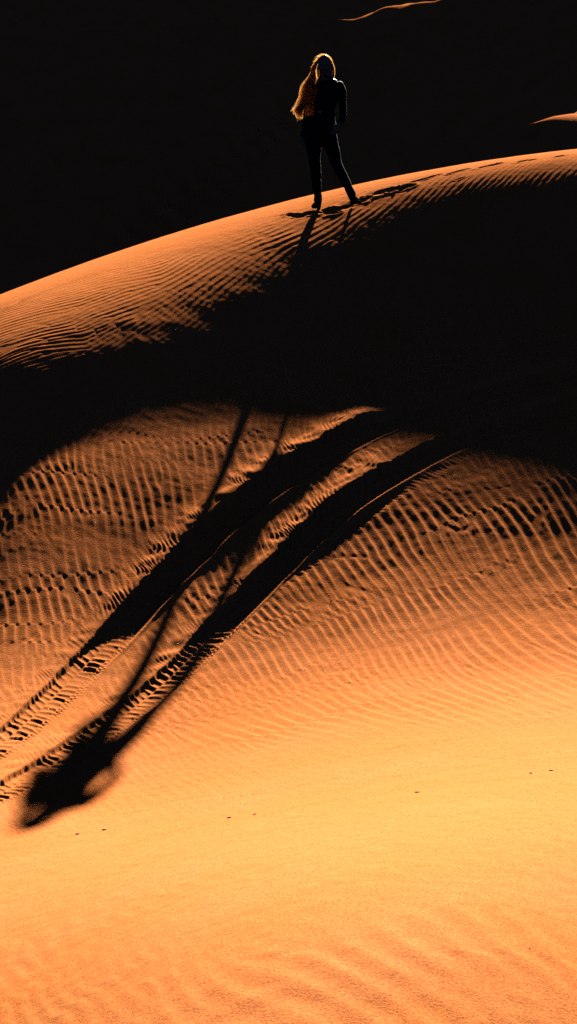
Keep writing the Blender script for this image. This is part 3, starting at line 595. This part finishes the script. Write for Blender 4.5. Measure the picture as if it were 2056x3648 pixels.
def cloth(name, col, rough=0.8, sheen=0.0, spec=0.3, scale=90, bump=0.15):
    m, nt, bs, out = new_mat(name)
    N, L = nt.nodes.new, nt.links.new
    tc = N('ShaderNodeTexCoord')
    n = N('ShaderNodeTexNoise')
    n.inputs['Scale'].default_value = scale
    n.inputs['Detail'].default_value = 4
    L(tc.outputs['Object'], n.inputs['Vector'])
    mix = N('ShaderNodeMix')
    mix.data_type = 'RGBA'
    mix.inputs[6].default_value = (*[c * 0.8 for c in col], 1)
    mix.inputs[7].default_value = (*[min(1, c * 1.2) for c in col], 1)
    L(n.outputs['Fac'], mix.inputs[0])
    L(mix.outputs[2], bs.inputs['Base Color'])
    bs.inputs['Roughness'].default_value = rough
    bs.inputs['Specular IOR Level'].default_value = spec
    if sheen:
        bs.inputs['Sheen Weight'].default_value = sheen
        bs.inputs['Sheen Roughness'].default_value = 0.35
    b = N('ShaderNodeBump')
    b.inputs['Strength'].default_value = bump
    b.inputs['Distance'].default_value = 0.004
    L(n.outputs['Fac'], b.inputs['Height'])
    L(b.outputs[0], bs.inputs['Normal'])
    return m


def hair_material():
    m, nt, bs, out = new_mat('hair')
    N, L = nt.nodes.new, nt.links.new
    tr = N('ShaderNodeBsdfTranslucent')
    at = N('ShaderNodeAttribute')
    at.attribute_name = 'tint'
    ramp = N('ShaderNodeMix')
    ramp.data_type = 'RGBA'
    ramp.inputs[6].default_value = (0.98, 0.52, 0.16, 1)
    ramp.inputs[7].default_value = (1.0, 0.80, 0.44, 1)
    L(at.outputs['Fac'], ramp.inputs[0])
    L(ramp.outputs[2], tr.inputs['Color'])
    dk = N('ShaderNodeMix')
    dk.data_type = 'RGBA'
    dk.inputs[6].default_value = (0.30, 0.16, 0.06, 1)
    dk.inputs[7].default_value = (0.50, 0.32, 0.16, 1)
    L(at.outputs['Fac'], dk.inputs[0])
    L(dk.outputs[2], bs.inputs['Base Color'])
    bs.inputs['Roughness'].default_value = 0.35
    bs.inputs['Specular IOR Level'].default_value = 0.6
    mx = N('ShaderNodeMixShader')
    mx.inputs[0].default_value = 0.80
    L(bs.outputs[0], mx.inputs[1])
    L(tr.outputs[0], mx.inputs[2])
    tp = N('ShaderNodeBsdfTransparent')                      # fine hair lets part of the light through
    tp.inputs['Color'].default_value = (1.0, 0.88, 0.66, 1)
    m2 = N('ShaderNodeMixShader')
    m2.inputs[0].default_value = 0.48
    L(mx.outputs[0], m2.inputs[1])
    L(tp.outputs[0], m2.inputs[2])
    L(m2.outputs[0], out.inputs['Surface'])
    return m


# ---------------------------------------------------------------- the person
def tube(bm, pts, n=18, cap=True):
    """closed tube through pts = [(x, y, z, rx, ry)]; rx is measured along world X where possible."""
    P = [Vector(p[:3]) for p in pts]
    rings = []
    for i, p in enumerate(pts):
        t = (P[min(i + 1, len(P) - 1)] - P[max(i - 1, 0)]).normalized()
        ref = Vector((1, 0, 0)) if abs(t.x) < 0.85 else Vector((0, 0, 1))
        b = t.cross(ref).normalized()
        a = b.cross(t).normalized()
        rings.append((P[i], a, b, t, p[3], p[4]))
    full = []
    if cap:
        o, a, b, t, rx, ry = rings[0]
        for k in (0.08, 0.55, 0.85):
            q = math.sqrt(1 - (1 - k) ** 2)
            full.append((o - t * min(rx, ry) * (1 - k) * 0.9, a, b, rx * q, ry * q))
    for o, a, b, t, rx, ry in rings:
        full.append((o, a, b, rx, ry))
    if cap:
        o, a, b, t, rx, ry = rings[-1]
        for k in (0.85, 0.55, 0.08):
            q = math.sqrt(1 - (1 - k) ** 2)
            full.append((o + t * min(rx, ry) * (1 - k) * 0.9, a, b, rx * q, ry * q))
    vs = []
    for o, a, b, rx, ry in full:
        vs.append([bm.verts.new(o + a * (rx * math.cos(2 * math.pi * k / n)) + b * (ry * math.sin(2 * math.pi * k / n))) for k in range(n)])
    for r0, r1 in zip(vs[:-1], vs[1:]):
        for k in range(n):
            bm.faces.new((r0[k], r0[(k + 1) % n], r1[(k + 1) % n], r1[k]))
    bm.faces.new(vs[0][::-1])
    bm.faces.new(vs[-1])


def smooth_pts(pts, n=6):
    """Catmull-Rom resampling of tube points."""
    A = np.array(pts, float)
    E = np.concatenate([[2 * A[0] - A[1]], A, [2 * A[-1] - A[-2]]])
    out = []
    for i in range(1, len(E) - 2):
        for k in range(n):
            t = k / n
            p = 0.5 * ((2 * E[i]) + (-E[i - 1] + E[i + 1]) * t + (2 * E[i - 1] - 5 * E[i] + 4 * E[i + 1] - E[i + 2]) * t * t
                       + (-E[i - 1] + 3 * E[i] - 3 * E[i + 1] + E[i + 2]) * t ** 3)
            out.append(p)
    out.append(A[-1])
    out = np.array(out)
    out[:, 3:] = np.maximum(out[:, 3:], 0.003)
    return [tuple(p) for p in out]


def ball(bm, c, r, rot=None):
    M = Matrix.Translation(Vector(c))
    if rot is not None:
        M = M @ rot
    M = M @ Matrix.Diagonal((*r, 1))
    bmesh.ops.create_uvsphere(bm, u_segments=24, v_segments=16, radius=1, matrix=M)


def solid(name, bm, mat, voxel=0.006, smooth=4, parent=None, wrinkle=0.0, seed=0, decimate=None):
    """fuse the closed shapes in bm into one continuous surface."""
    bmesh.ops.recalc_face_normals(bm, faces=bm.faces)
    me = bpy.data.meshes.new(name + '_raw')
    bm.to_mesh(me)
    bm.free()
    tmp = bpy.data.objects.new(name + '_raw', me)
    COL.objects.link(tmp)
    md = tmp.modifiers.new('fuse', 'REMESH')
    md.mode = 'VOXEL'
    md.voxel_size = voxel
    ms = tmp.modifiers.new('soft', 'SMOOTH')
    ms.factor = 0.5
    ms.iterations = smooth
    dg = bpy.context.evaluated_depsgraph_get()
    res = bpy.data.meshes.new_from_object(tmp.evaluated_get(dg))
    bpy.data.objects.remove(tmp)
    bpy.data.meshes.remove(me)
    res.name = name
    if wrinkle:
        n = len(res.vertices)
        co = np.empty(n * 3, dtype=np.float32)
        res.vertices.foreach_get('co', co)
        co = co.reshape(-1, 3)
        nr = np.empty(n * 3, dtype=np.float32)
        res.vertex_normals.foreach_get('vector', nr)
        nr = nr.reshape(-1, 3)
        d = noise2(co[:, 0] + co[:, 1] * 0.7, co[:, 2], 0.09, 0.035, 0.5, seed) + 0.6 * noise2(co[:, 0] - co[:, 1], co[:, 2], 0.05, 0.022, -0.6, seed + 1)
        co = co + nr * (wrinkle * d)[:, None]
        res.vertices.foreach_set('co', co.astype(np.float32).ravel())
        res.update()
    res.polygons.foreach_set('use_smooth', np.ones(len(res.polygons), dtype=bool))
    res.materials.clear()
    res.materials.append(mat)
    o = bpy.data.objects.new(name, res)
    COL.objects.link(o)
    o.parent = parent
    return o


def limb(bm, pts, n=18, sub=6, grow=0.0):
    tube(bm, smooth_pts([(x, y, z, rx + grow, ry + grow) for (x, y, z, rx, ry) in pts], sub), n)


# the skeleton: X to the picture's right, Y away from the viewer, Z up, metres; the sole of the standing boot is Z = 0
TORSO = [(-.050, .000, .790, .165, .105), (-.048, .005, .860, .163, .110), (-.040, .000, .950, .143, .098), (-.030, -.005, 1.040, .116, .083),
         (-.018, -.008, 1.130, .128, .092), (.002, -.010, 1.230, .146, .102), (.018, .000, 1.310, .150, .095), (.026, .008, 1.365, .120, .075)]
NECK = [(.026, .015, 1.330, .060, .056), (.030, .008, 1.400, .050, .050), (.020, -.008, 1.470, .048, .050)]
ARM_FAR = [(-.105, .015, 1.335, .050, .050), (-.150, .030, 1.270, .046, .046), (-.180, .060, 1.150, .039, .040), (-.198, .085, 1.030, .034, .034),
           (-.214, .060, .920, .030, .029), (-.242, .020, .800, .022, .026)]
ARM_NEAR = [(.150, .015, 1.335, .047, .047), (.180, .020, 1.270, .040, .040), (.186, .022, 1.150, .035, .036), (.194, .024, 1.035, .033, .033),
            (.176, -.012, .970, .030, .030), (.145, -.095, .912, .021, .024)]
LEG_STAND = [(-0.125, 0.000, 0.830, 0.083, 0.090), (-0.130, -0.002, 0.740, 0.079, 0.086), (-0.122, -0.004, 0.620, 0.067, 0.072), (-0.112, -0.008, 0.500, 0.051, 0.056),
             (-0.104, 0.000, 0.420, 0.047, 0.050), (-0.094, 0.012, 0.300, 0.044, 0.048), (-0.084, 0.010, 0.170, 0.035, 0.039), (-0.078, 0.008, 0.075, 0.033, 0.037)]
LEG_STEP = [(0.030, 0.000, 0.830, 0.085, 0.090), (0.048, -0.004, 0.740, 0.079, 0.085), (0.082, -0.010, 0.620, 0.066, 0.070), (0.120, -0.018, 0.500, 0.050, 0.055),
            (0.152, -0.012, 0.430, 0.046, 0.050), (0.205, 0.002, 0.330, 0.043, 0.047), (0.265, 0.008, 0.210, 0.035, 0.039), (0.300, 0.004, 0.115, 0.033, 0.037)]


def hand(bm, wrist, axis, side, curl, sc=1.0):
    """palm, four bent fingers of unequal length and a thumb from the side of the palm."""
    w, ax, sd = Vector(wrist), Vector(axis).normalized(), Vector(side).normalized()
    up = ax.cross(sd).normalized()
    limb(bm, [(*(w - ax * .02), .021 * sc, .016 * sc), (*(w + ax * .015 * sc), .026 * sc, .015 * sc), (*(w + ax * .055 * sc), .034 * sc, .014 * sc), (*(w + ax * .080 * sc), .034 * sc, .012 * sc)], 14, 4)
    for k, (ln, o) in enumerate(((.066, .027), (.074, .0095), (.069, -.0085), (.054, -.026))):
        p = w + ax * .074 * sc + sd * o * sc
        pts = [(*p, .0088 * sc, .0088 * sc)]
        d = ax + sd * o * 1.5
        for i, fr in enumerate((.42, .32, .26)):
            a = curl * (i + 0.6)
            q = (d * math.cos(a) + up * math.sin(a)).normalized()
            p = p + q * ln * fr * sc
            r = (.0086, .0078, .0066)[i] * sc
            pts.append((*p, r, r))
        limb(bm, pts, 10, 3)
    p = w + ax * .022 * sc + sd * .022 * sc
    q1 = (ax * .75 + sd * .55 + up * .35).normalized()
    q2 = (ax * .95 + sd * .15 + up * .35).normalized()
    limb(bm, [(*p, .013 * sc, .012 * sc), (*(p + q1 * .034 * sc), .0105 * sc, .0105 * sc), (*(p + q1 * .034 * sc + q2 * .030 * sc), .0078 * sc, .0078 * sc)], 10, 3)


def build_person(loc):
    skin = cloth('skin', (0.52, 0.20, 0.10), 0.5, 0, 0.25, 60, 0.05)
    top_m = cloth('knit_top', (0.006, 0.008, 0.011), 0.7, 0.10, 0.15, 260, 0.25)
    tro_m = cloth('trouser_cloth', (0.005, 0.007, 0.010), 0.85, 0.04, 0.15, 300, 0.2)
    boot_m = cloth('boot_leather', (0.010, 0.010, 0.012), 0.8, 0, 0.0, 40, 0.1)
    metal = cloth('pale_metal', (0.22, 0.16, 0.10), 0.5, 0, 0.5, 40, 0.02)
    metal.node_tree.nodes['Principled BSDF'].inputs['Metallic'].default_value = 1.0
    eye_m = cloth('eye_white', (0.55, 0.52, 0.50), 0.2, 0, 0.5, 50, 0.0)
    iris_m = cloth('iris', (0.05, 0.03, 0.02), 0.2, 0, 0.5, 50, 0.0)

    # body: one continuous surface from head to feet
    bm = bmesh.new()
    limb(bm, TORSO, 28)
    limb(bm, NECK, 20)
    H = Matrix.Rotation(math.radians(-5), 4, 'Y') @ Matrix.Rotation(math.radians(6), 4, 'X') @ Matrix.Rotation(math.radians(-8), 4, 'Z')
    hc = Vector((-.008, -.006, 1.545))

    def hp(x, y, z):
        return hc + H @ Vector((x, y, z))
    ball(bm, hp(0, .012, .030), (.074, .092, .086), H)                 # skull
    ball(bm, hp(0, -.022, -.030), (.062, .066, .074), H)               # face
    ball(bm, hp(0, -.044, -.084), (.036, .034, .030), H)               # chin and jaw
    for s in (-1, 1):
        ball(bm, hp(s * .040, -.052, -.032), (.024, .024, .022), H)    # cheek
        ball(bm, hp(s * .030, -.076, .012), (.026, .012, .009), H)     # brow
        ball(bm, hp(s * .074, .004, -.014), (.009, .018, .030), H)     # ear
        ball(bm, hp(s * .010, -.096, -.041), (.008, .009, .007), H)    # nostril
    tube(bm, [(*hp(0, -.080, .004), .009, .010), (*hp(0, -.092, -.020), .010, .010), (*hp(0, -.103, -.036), .011, .011)], 12)  # nose
    ball(bm, hp(0, -.085, -.064), (.022, .010, .0055), H)              # lips
    ball(bm, hp(0, -.083, -.073), (.019, .010, .006), H)
    limb(bm, ARM_FAR)
    limb(bm, ARM_NEAR)
    limb(bm, LEG_STAND, 20)
    limb(bm, LEG_STEP, 20)
    hand(bm, (-.243, .018, .793), (.10, -.10, -1), (.25, -1, .1), .28, .98)
    hand(bm, (.148, -.100, .905), (-.52, -.10, -.86), (-.75, -.45, .45), .22, .98)
    limb(bm, [(-.078, .010, .075, .030, .034), (-.085, -.020, .050, .034, .030), (-.110, -.110, .022, .034, .018)], 14)
    limb(bm, [(.300, .004, .115, .030, .034), (.312, -.020, .100, .034, .030), (.352, -.105, .070, .034, .018)], 14)
    body = solid('person', bm, skin, 0.0042, 3)
    body['label'] = 'person in dark top, trousers and heeled boots standing on the lit crest, long hair blowing'
    body['category'] = 'person'
    for s in (-1, 1):
        bm = bmesh.new()
        ball(bm, hp(s * .031, -.0745, -.006), (.0125, .010, .0065), H)
        e = solid('eye', bm, eye_m, 0.002, 1, body)
        bm = bmesh.new()
        ball(bm, hp(s * .031, -.0815, -.006), (.0055, .004, .0058), H)
        solid('iris', bm, iris_m, 0.0015, 1, e)

    # close-fitting knitted top: trunk, high neckline, sleeves down to the cuffs
    bm = bmesh.new()
    limb(bm, [p for p in TORSO if p[2] > .93] + [(.028, .010, 1.400, .055, .054)], 28, grow=.007)
    limb(bm, ARM_FAR, grow=.007)
    limb(bm, [p if i < 5 else (.158, -.078, .919, .027, .030) for i, p in enumerate(ARM_NEAR)], grow=.007)
    ball(bm, (.204, .022, .995), (.024, .030, .045))                # cloth bunched at the elbow
    solid('sweater', bm, top_m, 0.006, 5, body, 0.0028, 201)

    bm = bmesh.new()
    limb(bm, [(-.036, -.002, 1.035, .128, .093)] + [p for p in TORSO if p[2] < .96][::-1], 28, grow=.010)
    limb(bm, LEG_STAND[:-1] + [(-.080, .009, .110, .038, .043)], 22, grow=.009)
    limb(bm, LEG_STEP[:-1] + [(.285, .006, .165, .038, .043)], 22, grow=.009)
    solid('trousers', bm, tro_m, 0.006, 4, body, 0.0030, 205)

    bm = bmesh.new()
    tube(bm, [(-.035, -.001, 1.020, .146, .108), (-.033, -.001, 1.052, .142, .105)], 40, cap=False)
    belt = solid('belt', bm, boot_m, 0.005, 1, body)
    bm = bmesh.new()
    bmesh.ops.create_cube(bm, size=1, matrix=Matrix.Translation((-.062, -.112, 1.036)) @ Matrix.Diagonal((.046, .010, .034, 1)))
    bmesh.ops.bevel(bm, geom=bm.edges[:], offset=.003, segments=2, affect='EDGES')
    me = bpy.data.meshes.new('buckle')
    bm.to_mesh(me)
    bm.free()
    me.materials.append(metal)
    bu = bpy.data.objects.new('buckle', me)
    COL.objects.link(bu)
    bu.parent = belt

    # heeled ankle boots: the left of the picture stands, the other one steps out
    for (ax, ay, az, dx, dy, up) in ((-.078, .008, 0.0, -.30, -1.0, 0.0), (.303, .004, 0.045, .42, -1.0, 0.0)):
        f = Vector((dx, dy, 0)).normalized()
        sd = Vector((-f.y, f.x, 0))
        o = Vector((ax, ay, az))
        lean = Vector((-.035, 0, 0)) if az else Vector((0, 0, 0))
        bm = bmesh.new()
        limb(bm, [(*(o + lean + Vector((0, 0, .150))), .043, .048), (*(o + lean * .5 + Vector((0, 0, .105))), .041, .047), (*(o + Vector((0, 0, .078))) , .039, .048)], 18)
        limb(bm, [(*(o - f * .030 + Vector((0, 0, .080))), .032, .034), (*(o + f * .035 + Vector((0, 0, .062))), .036, .036), (*(o + f * .100 + Vector((0, 0, .036))), .041, .026),
                  (*(o + f * .150 + Vector((0, 0, .024))), .036, .018), (*(o + f * .180 + Vector((0, 0, .020))), .022, .012)], 18)
        limb(bm, [(*(o - f * .032 + Vector((0, 0, .060))), .026, .028), (*(o - f * .034 + Vector((0, 0, .006))), .019, .020)], 14)
        b = solid('boot', bm, boot_m, 0.005, 2, body)
        bm = bmesh.new()
        tube(bm, [(*(o - f * .010 + Vector((0, 0, .050))), .018, .006), (*(o + f * .060 + Vector((0, 0, .022))), .036, .005),
                  (*(o + f * .120 + Vector((0, 0, .008))), .041, .005), (*(o + f * .176 + Vector((0, 0, .008))), .024, .005)], 16)
        solid('sole', bm, boot_m, 0.004, 1, b)

    bm = bmesh.new()
    for k in range(36):
        pass
    ring = [(-.2435 + .034 * math.cos(t), .018 + .034 * math.sin(t), .806 + .006 * math.cos(t), .0042, .0042) for t in np.linspace(0, 2 * math.pi, 25)]
    tube(bm, ring, 8, cap=False)
    solid('bracelet', bm, metal, 0.002, 1, body)

    build_hair(body, hp, H)
    body.location = loc
    body.scale = (PERSON_SCALE, PERSON_SCALE, PERSON_SCALE)
    return body


def build_hair(body, hp, H):
    """long straight hair, parted in the middle, most of it drawn over one shoulder and lifted by the wind."""
    r = np.random.default_rng(11)
    V, F, T = [], [], []

    def strand(P, r0, tint):
        P = np.array(P)
        n = len(P)
        base = len(V)
        for i in range(n):
            t = P[min(i + 1, n - 1)] - P[max(i - 1, 0)]
            t = t / (np.linalg.norm(t) + 1e-9)
            a = np.cross(t, (0.3, 1.0, 0.1))
            a /= np.linalg.norm(a) + 1e-9
            b = np.cross(t, a)
            rr = r0 * (1.0 - 0.75 * (i / (n - 1)) ** 1.5)
            for k in range(3):
                an = 2 * math.pi * k / 3
                V.append(P[i] + a * rr * math.cos(an) + b * rr * math.sin(an))
                T.append(tint)
        for i in range(n - 1):
            for k in range(3):
                F.append((base + 3 * i + k, base + 3 * i + (k + 1) % 3, base + 3 * i + 3 + (k + 1) % 3, base + 3 * i + 3 + k))

    def bez(c, n):
        c = np.array(c, float)
        E = np.concatenate([[2 * c[0] - c[1]], c, [2 * c[-1] - c[-2]]])
        s = np.linspace(0, len(c) - 1 - 1e-6, n)
        out = []
        for q in s:
            i = int(q) + 1
            t = q - int(q)
            out.append(0.5 * (2 * E[i] + (E[i + 1] - E[i - 1]) * t + (2 * E[i - 1] - 5 * E[i] + 4 * E[i + 1] - E[i + 2]) * t * t + (3 * E[i] - E[i - 1] - 3 * E[i + 1] + E[i + 2]) * t ** 3))
        return np.array(out)
    # the part nearest the viewer lies on the chest, the rest falls behind the shoulder
    for k in range(6000):
        wind = r.random()                       # 0: hangs, 1: lifted outwards
        back = r.random()
        side = -1 if r.random() < 0.80 else 1
        th = r.uniform(0.05, 1.0)
        if side < 0:
            y0 = -.055 + .135 * back
            root = hp(-.006 - .010 * r.random(), y0, .112 - 0.9 * (y0 - .012) ** 2 / .09 * .09 - .002)
            q1 = hp(-.060 - .004 * r.random(), y0 * 0.95 + .004, .072)
            q2 = hp(-.094 - .012 * r.random(), y0 * 0.8 + .004, .000)
            q3 = hp(-.100 - .024 * r.random(), y0 * 0.7 + .002, -.075)
            lat = r.uniform(0, 1)
            q4 = Vector((-.175 + .110 * (1 - lat) * (0.6 + .4 * back), -.085 + .190 * back, 1.345 - .02 * back))
            q5 = Vector((-.200 + .100 * (1 - lat), -.110 + .205 * back, 1.24))
            q6 = Vector((-.215 + .095 * (1 - lat) - .035 * wind * lat, -.110 + .190 * back, 1.135))
            ln = r.uniform(0.0, 1.0)
            out = lat * min(r.exponential(.028), .085)     # the outermost hairs stand off loosely
            q2, q3 = q2 + Vector((-out * .5, .02 * lat, 0)), q3 + Vector((-out * .6, .03 * lat, 0))
            q4, q5, q6 = (q + Vector((-out, .03 * lat, 0)) for q in (q4, q5, q6))
            if lat > 0.35 and wind > 0.20:      # the ends that blow out
                q7 = Vector((-.222 - .060 * wind - .02 * ln, -.06 + .14 * back, 1.085 + .035 * wind - .03 * ln))
                q8 = Vector((-.235 - .125 * wind * (0.35 + .65 * ln), -.05 + .13 * back, 1.015 + .100 * wind * ln + .022 * math.sin(9 * wind + 4 * lat) + r.normal(0, .008)))
                q7, q8 = q7 + Vector((-out * .7, 0, 0)), q8 + Vector((-out * .3, 0, -out * .4))
                pts = [root, q1, q2, q3, q4, q5, q6, q7, q8]
            else:
                q7 = Vector((-.190 + .060 * (1 - lat) - .02 * lat, -.105 + .16 * back, 1.00 + .14 * ln ** 1.5))
                pts = [root, q1, q2, q3, q4, q5, q6, q7]
            keep = len(pts)
        else:
            y0 = -.045 + .125 * back
            root = hp(.004 + .010 * r.random(), y0, .112 - (y0 - .012) ** 2 * .9)
            q1 = hp(.056 + .004 * r.random(), y0 * 0.95 + .006, .074)
            q2 = hp(.082 + .008 * r.random(), max(y0, -.01) * 0.9 + .010, .005)
            q3 = hp(.086 + .010 * r.random(), max(y0, .0) * 0.9 + .016, -.060)
            q4 = Vector((.075 + .015 * r.random(), .050 + .035 * back, 1.425))
            q5 = Vector((.020 + .06 * r.random(), .105 + .02 * back, 1.33))
            pts = [root, q1, q2, q3, q4, q5]
        P = bez(pts, 18)
        ph, am = r.uniform(0, 6.28, 3), r.uniform(.001, .006)
        s = np.linspace(0, 1, 18)
        for ax in range(3):
            P[:, ax] += am * s * np.sin(3.0 * s * 2 + ph[ax]) * (1.6 if ax < 2 else .8)
        strand(P, r.uniform(.0010, .0018), r.random())
    # the mass behind neck and shoulders
    for k in range(420):
        a, b, c = r.random(), r.random(), r.random()
        sx = -.075 + .150 * a
        root = hp(sx * .5, .070 + .020 * b, .085 - .3 * abs(sx))
        pts = [root, hp(sx, .098 + .012 * b, .000), hp(sx * 1.05, .092 + .016 * b, -.085),
               Vector((-.075 + .150 * a - .02, .085 + .035 * b, 1.400)), Vector((-.140 + .175 * a, .110 + .030 * b, 1.300 - .03 * c)),
               Vector((-.185 + .150 * a - .02 * c, .120 + .030 * b, 1.200 - .05 * c)), Vector((-.215 + .120 * a - .04 * c, .110 + .030 * b, 1.100 - .05 * c))]
        pts = pts[:5] if a > .45 or c > .5 else pts[:6]
        P = bez(pts, 16)
        strand(P, r.uniform(.0018, .0030), r.random())
    # loose flyaway hairs along the windward edge and round the crown
    for k in range(150):
        z = r.uniform(1.08, 1.58)
        e = np.interp(z, [1.05, 1.15, 1.30, 1.45, 1.55, 1.62], [-.235, -.215, -.180, -.135, -.108, -.085])
        p = np.array([e + .02, r.uniform(-.05, .07), z])
        l = r.uniform(.02, .075) * (1.2 if z < 1.3 else .8)
        d = np.array([-1.0, r.uniform(-.3, .3), r.uniform(-.75, .30)])
        pts = [p, p + d * l * .35 + np.array([0, 0, -.018]), p + d * l * .75 + np.array([0, 0, -.016]), p + d * l]
        strand(bez(pts, 9), r.uniform(.0006, .0012), r.random())
    for k in range(240):
        a = r.uniform(-1.35, 1.35)
        y = r.uniform(-.03, .07)
        R = .099
        p = np.array(hp(R * .86 * math.sin(a), y, .018 + R * math.cos(a) * (1 - 18 * (y - .012) ** 2)))
        d = np.array([math.sin(a) * 0.8 - .5, 0, max(math.cos(a), .1) * .5])
        l = r.uniform(.012, .035)
        strand(bez([p - d * .01, p + d * l * .6, p + d * l + np.array([-.006, 0, -.004])], 6), .0011, r.random())
    me = bpy.data.meshes.new('hair')
    V = np.array([tuple(v) for v in V], dtype=np.float32)
    F = np.array(F, dtype=np.int32)
    me.vertices.add(len(V))
    me.vertices.foreach_set('co', V.ravel())
    me.loops.add(F.size)
    me.loops.foreach_set('vertex_index', F.ravel())
    me.polygons.add(len(F))
    me.polygons.foreach_set('loop_start', np.arange(0, F.size, 4, dtype=np.int32))
    me.polygons.foreach_set('use_smooth', np.ones(len(F), dtype=bool))
    me.update(calc_edges=True)
    at = me.attributes.new('tint', 'FLOAT', 'POINT')
    at.data.foreach_set('value', np.array(T, dtype=np.float32))
    me.materials.append(hair_material())
    o = bpy.data.objects.new('hair', me)
    COL.objects.link(o)
    o.parent = body


# ---------------------------------------------------------------- bits of debris on the sand
def build_pebbles(mat):
    r = np.random.default_rng(5)
    for (x, y, ln, label) in PEBBLES:
        bm = bmesh.new()
        bmesh.ops.create_icosphere(bm, subdivisions=3, radius=1)
        s = r.uniform(0, 100)
        for v in bm.verts:
            n = v.co.normalized()
            k = 1 + 0.22 * math.sin(3.1 * n.x + s) * math.cos(2.3 * n.y - s) + 0.14 * math.sin(5.2 * n.z + 1.7 * s + 3 * n.x)
            v.co = Vector((n.x * k * ln / 2, n.y * k * ln * .30, n.z * k * ln * .16))
        me = bpy.data.meshes.new('pebble')
        bm.to_mesh(me)
        bm.free()
        me.polygons.foreach_set('use_smooth', np.ones(len(me.polygons), dtype=bool))
        me.materials.append(mat)
        o = bpy.data.objects.new('pebble', me)
        COL.objects.link(o)
        o.location = (x, y, ground_z(x, y) + ln * .10)
        o.rotation_euler = (0, 0, r.uniform(-.3, .5))
        o['label'] = label
        o['category'] = 'pebble'
        o['group'] = 'small dark pebbles scattered on the sand'


# ---------------------------------------------------------------- scene
sand = sand_material()
g = build_ground(sand)
g['kind'] = 'structure'
g['label'] = 'rippled orange sand dune crossed by wheel tracks'
build_hills(sand)
build_person(Vector(PERSON))
build_pebbles(cloth('dark_stone', (0.06, 0.035, 0.02), 0.8, 0, 0.3, 120, 0.3))

cam = bpy.data.cameras.new('camera')
cam.sensor_fit = 'VERTICAL'
cam.sensor_height = 36
cam.lens = 36 * 1.96
cam.clip_start, cam.clip_end = 0.05, 3000
co = bpy.data.objects.new('camera', cam)
COL.objects.link(co)
co.rotation_euler = (math.radians(87), 0, 0)
SC.camera = co

sun = bpy.data.lights.new('sun', 'SUN')
sun.energy = SUN_POWER
sun.angle = math.radians(0.65)
sun.color = (1.0, 0.94, 0.86)
so = bpy.data.objects.new('sun', sun)
COL.objects.link(so)
d = Vector((math.sin(SUN_AZ) * math.cos(SUN_EL), math.cos(SUN_AZ) * math.cos(SUN_EL), math.sin(SUN_EL)))
so.rotation_euler = d.to_track_quat('Z', 'Y').to_euler()

w = bpy.data.worlds.new('World')
SC.world = w
w.use_nodes = True
nt = w.node_tree
sky = nt.nodes.new('ShaderNodeTexSky')
sky.sky_type = 'NISHITA'
sky.sun_disc = False
sky.sun_elevation = SUN_EL
sky.sun_rotation = SUN_AZ
sky.air_density = SKY_AIR
sky.dust_density = 0.0
sky.ozone_density = SKY_OZONE
sky.altitude = SKY_ALT
nt.links.new(sky.outputs[0], nt.nodes['Background'].inputs['Color'])
nt.nodes['Background'].inputs['Strength'].default_value = SKY_STRENGTH

SC.view_settings.view_transform = 'Standard'
SC.view_settings.look = 'None'
SC.view_settings.exposure = EXPOSURE
SC.view_settings.gamma = 1.0
SC.render.engine = 'CYCLES'
SC.cycles.diffuse_bounces = DIFFUSE_BOUNCES
SC.cycles.glossy_bounces = 0
SC.cycles.transmission_bounces = 1
SC.cycles.transparent_max_bounces = 160
SC.cycles.max_bounces = 4
SC.cycles.use_denoising = False
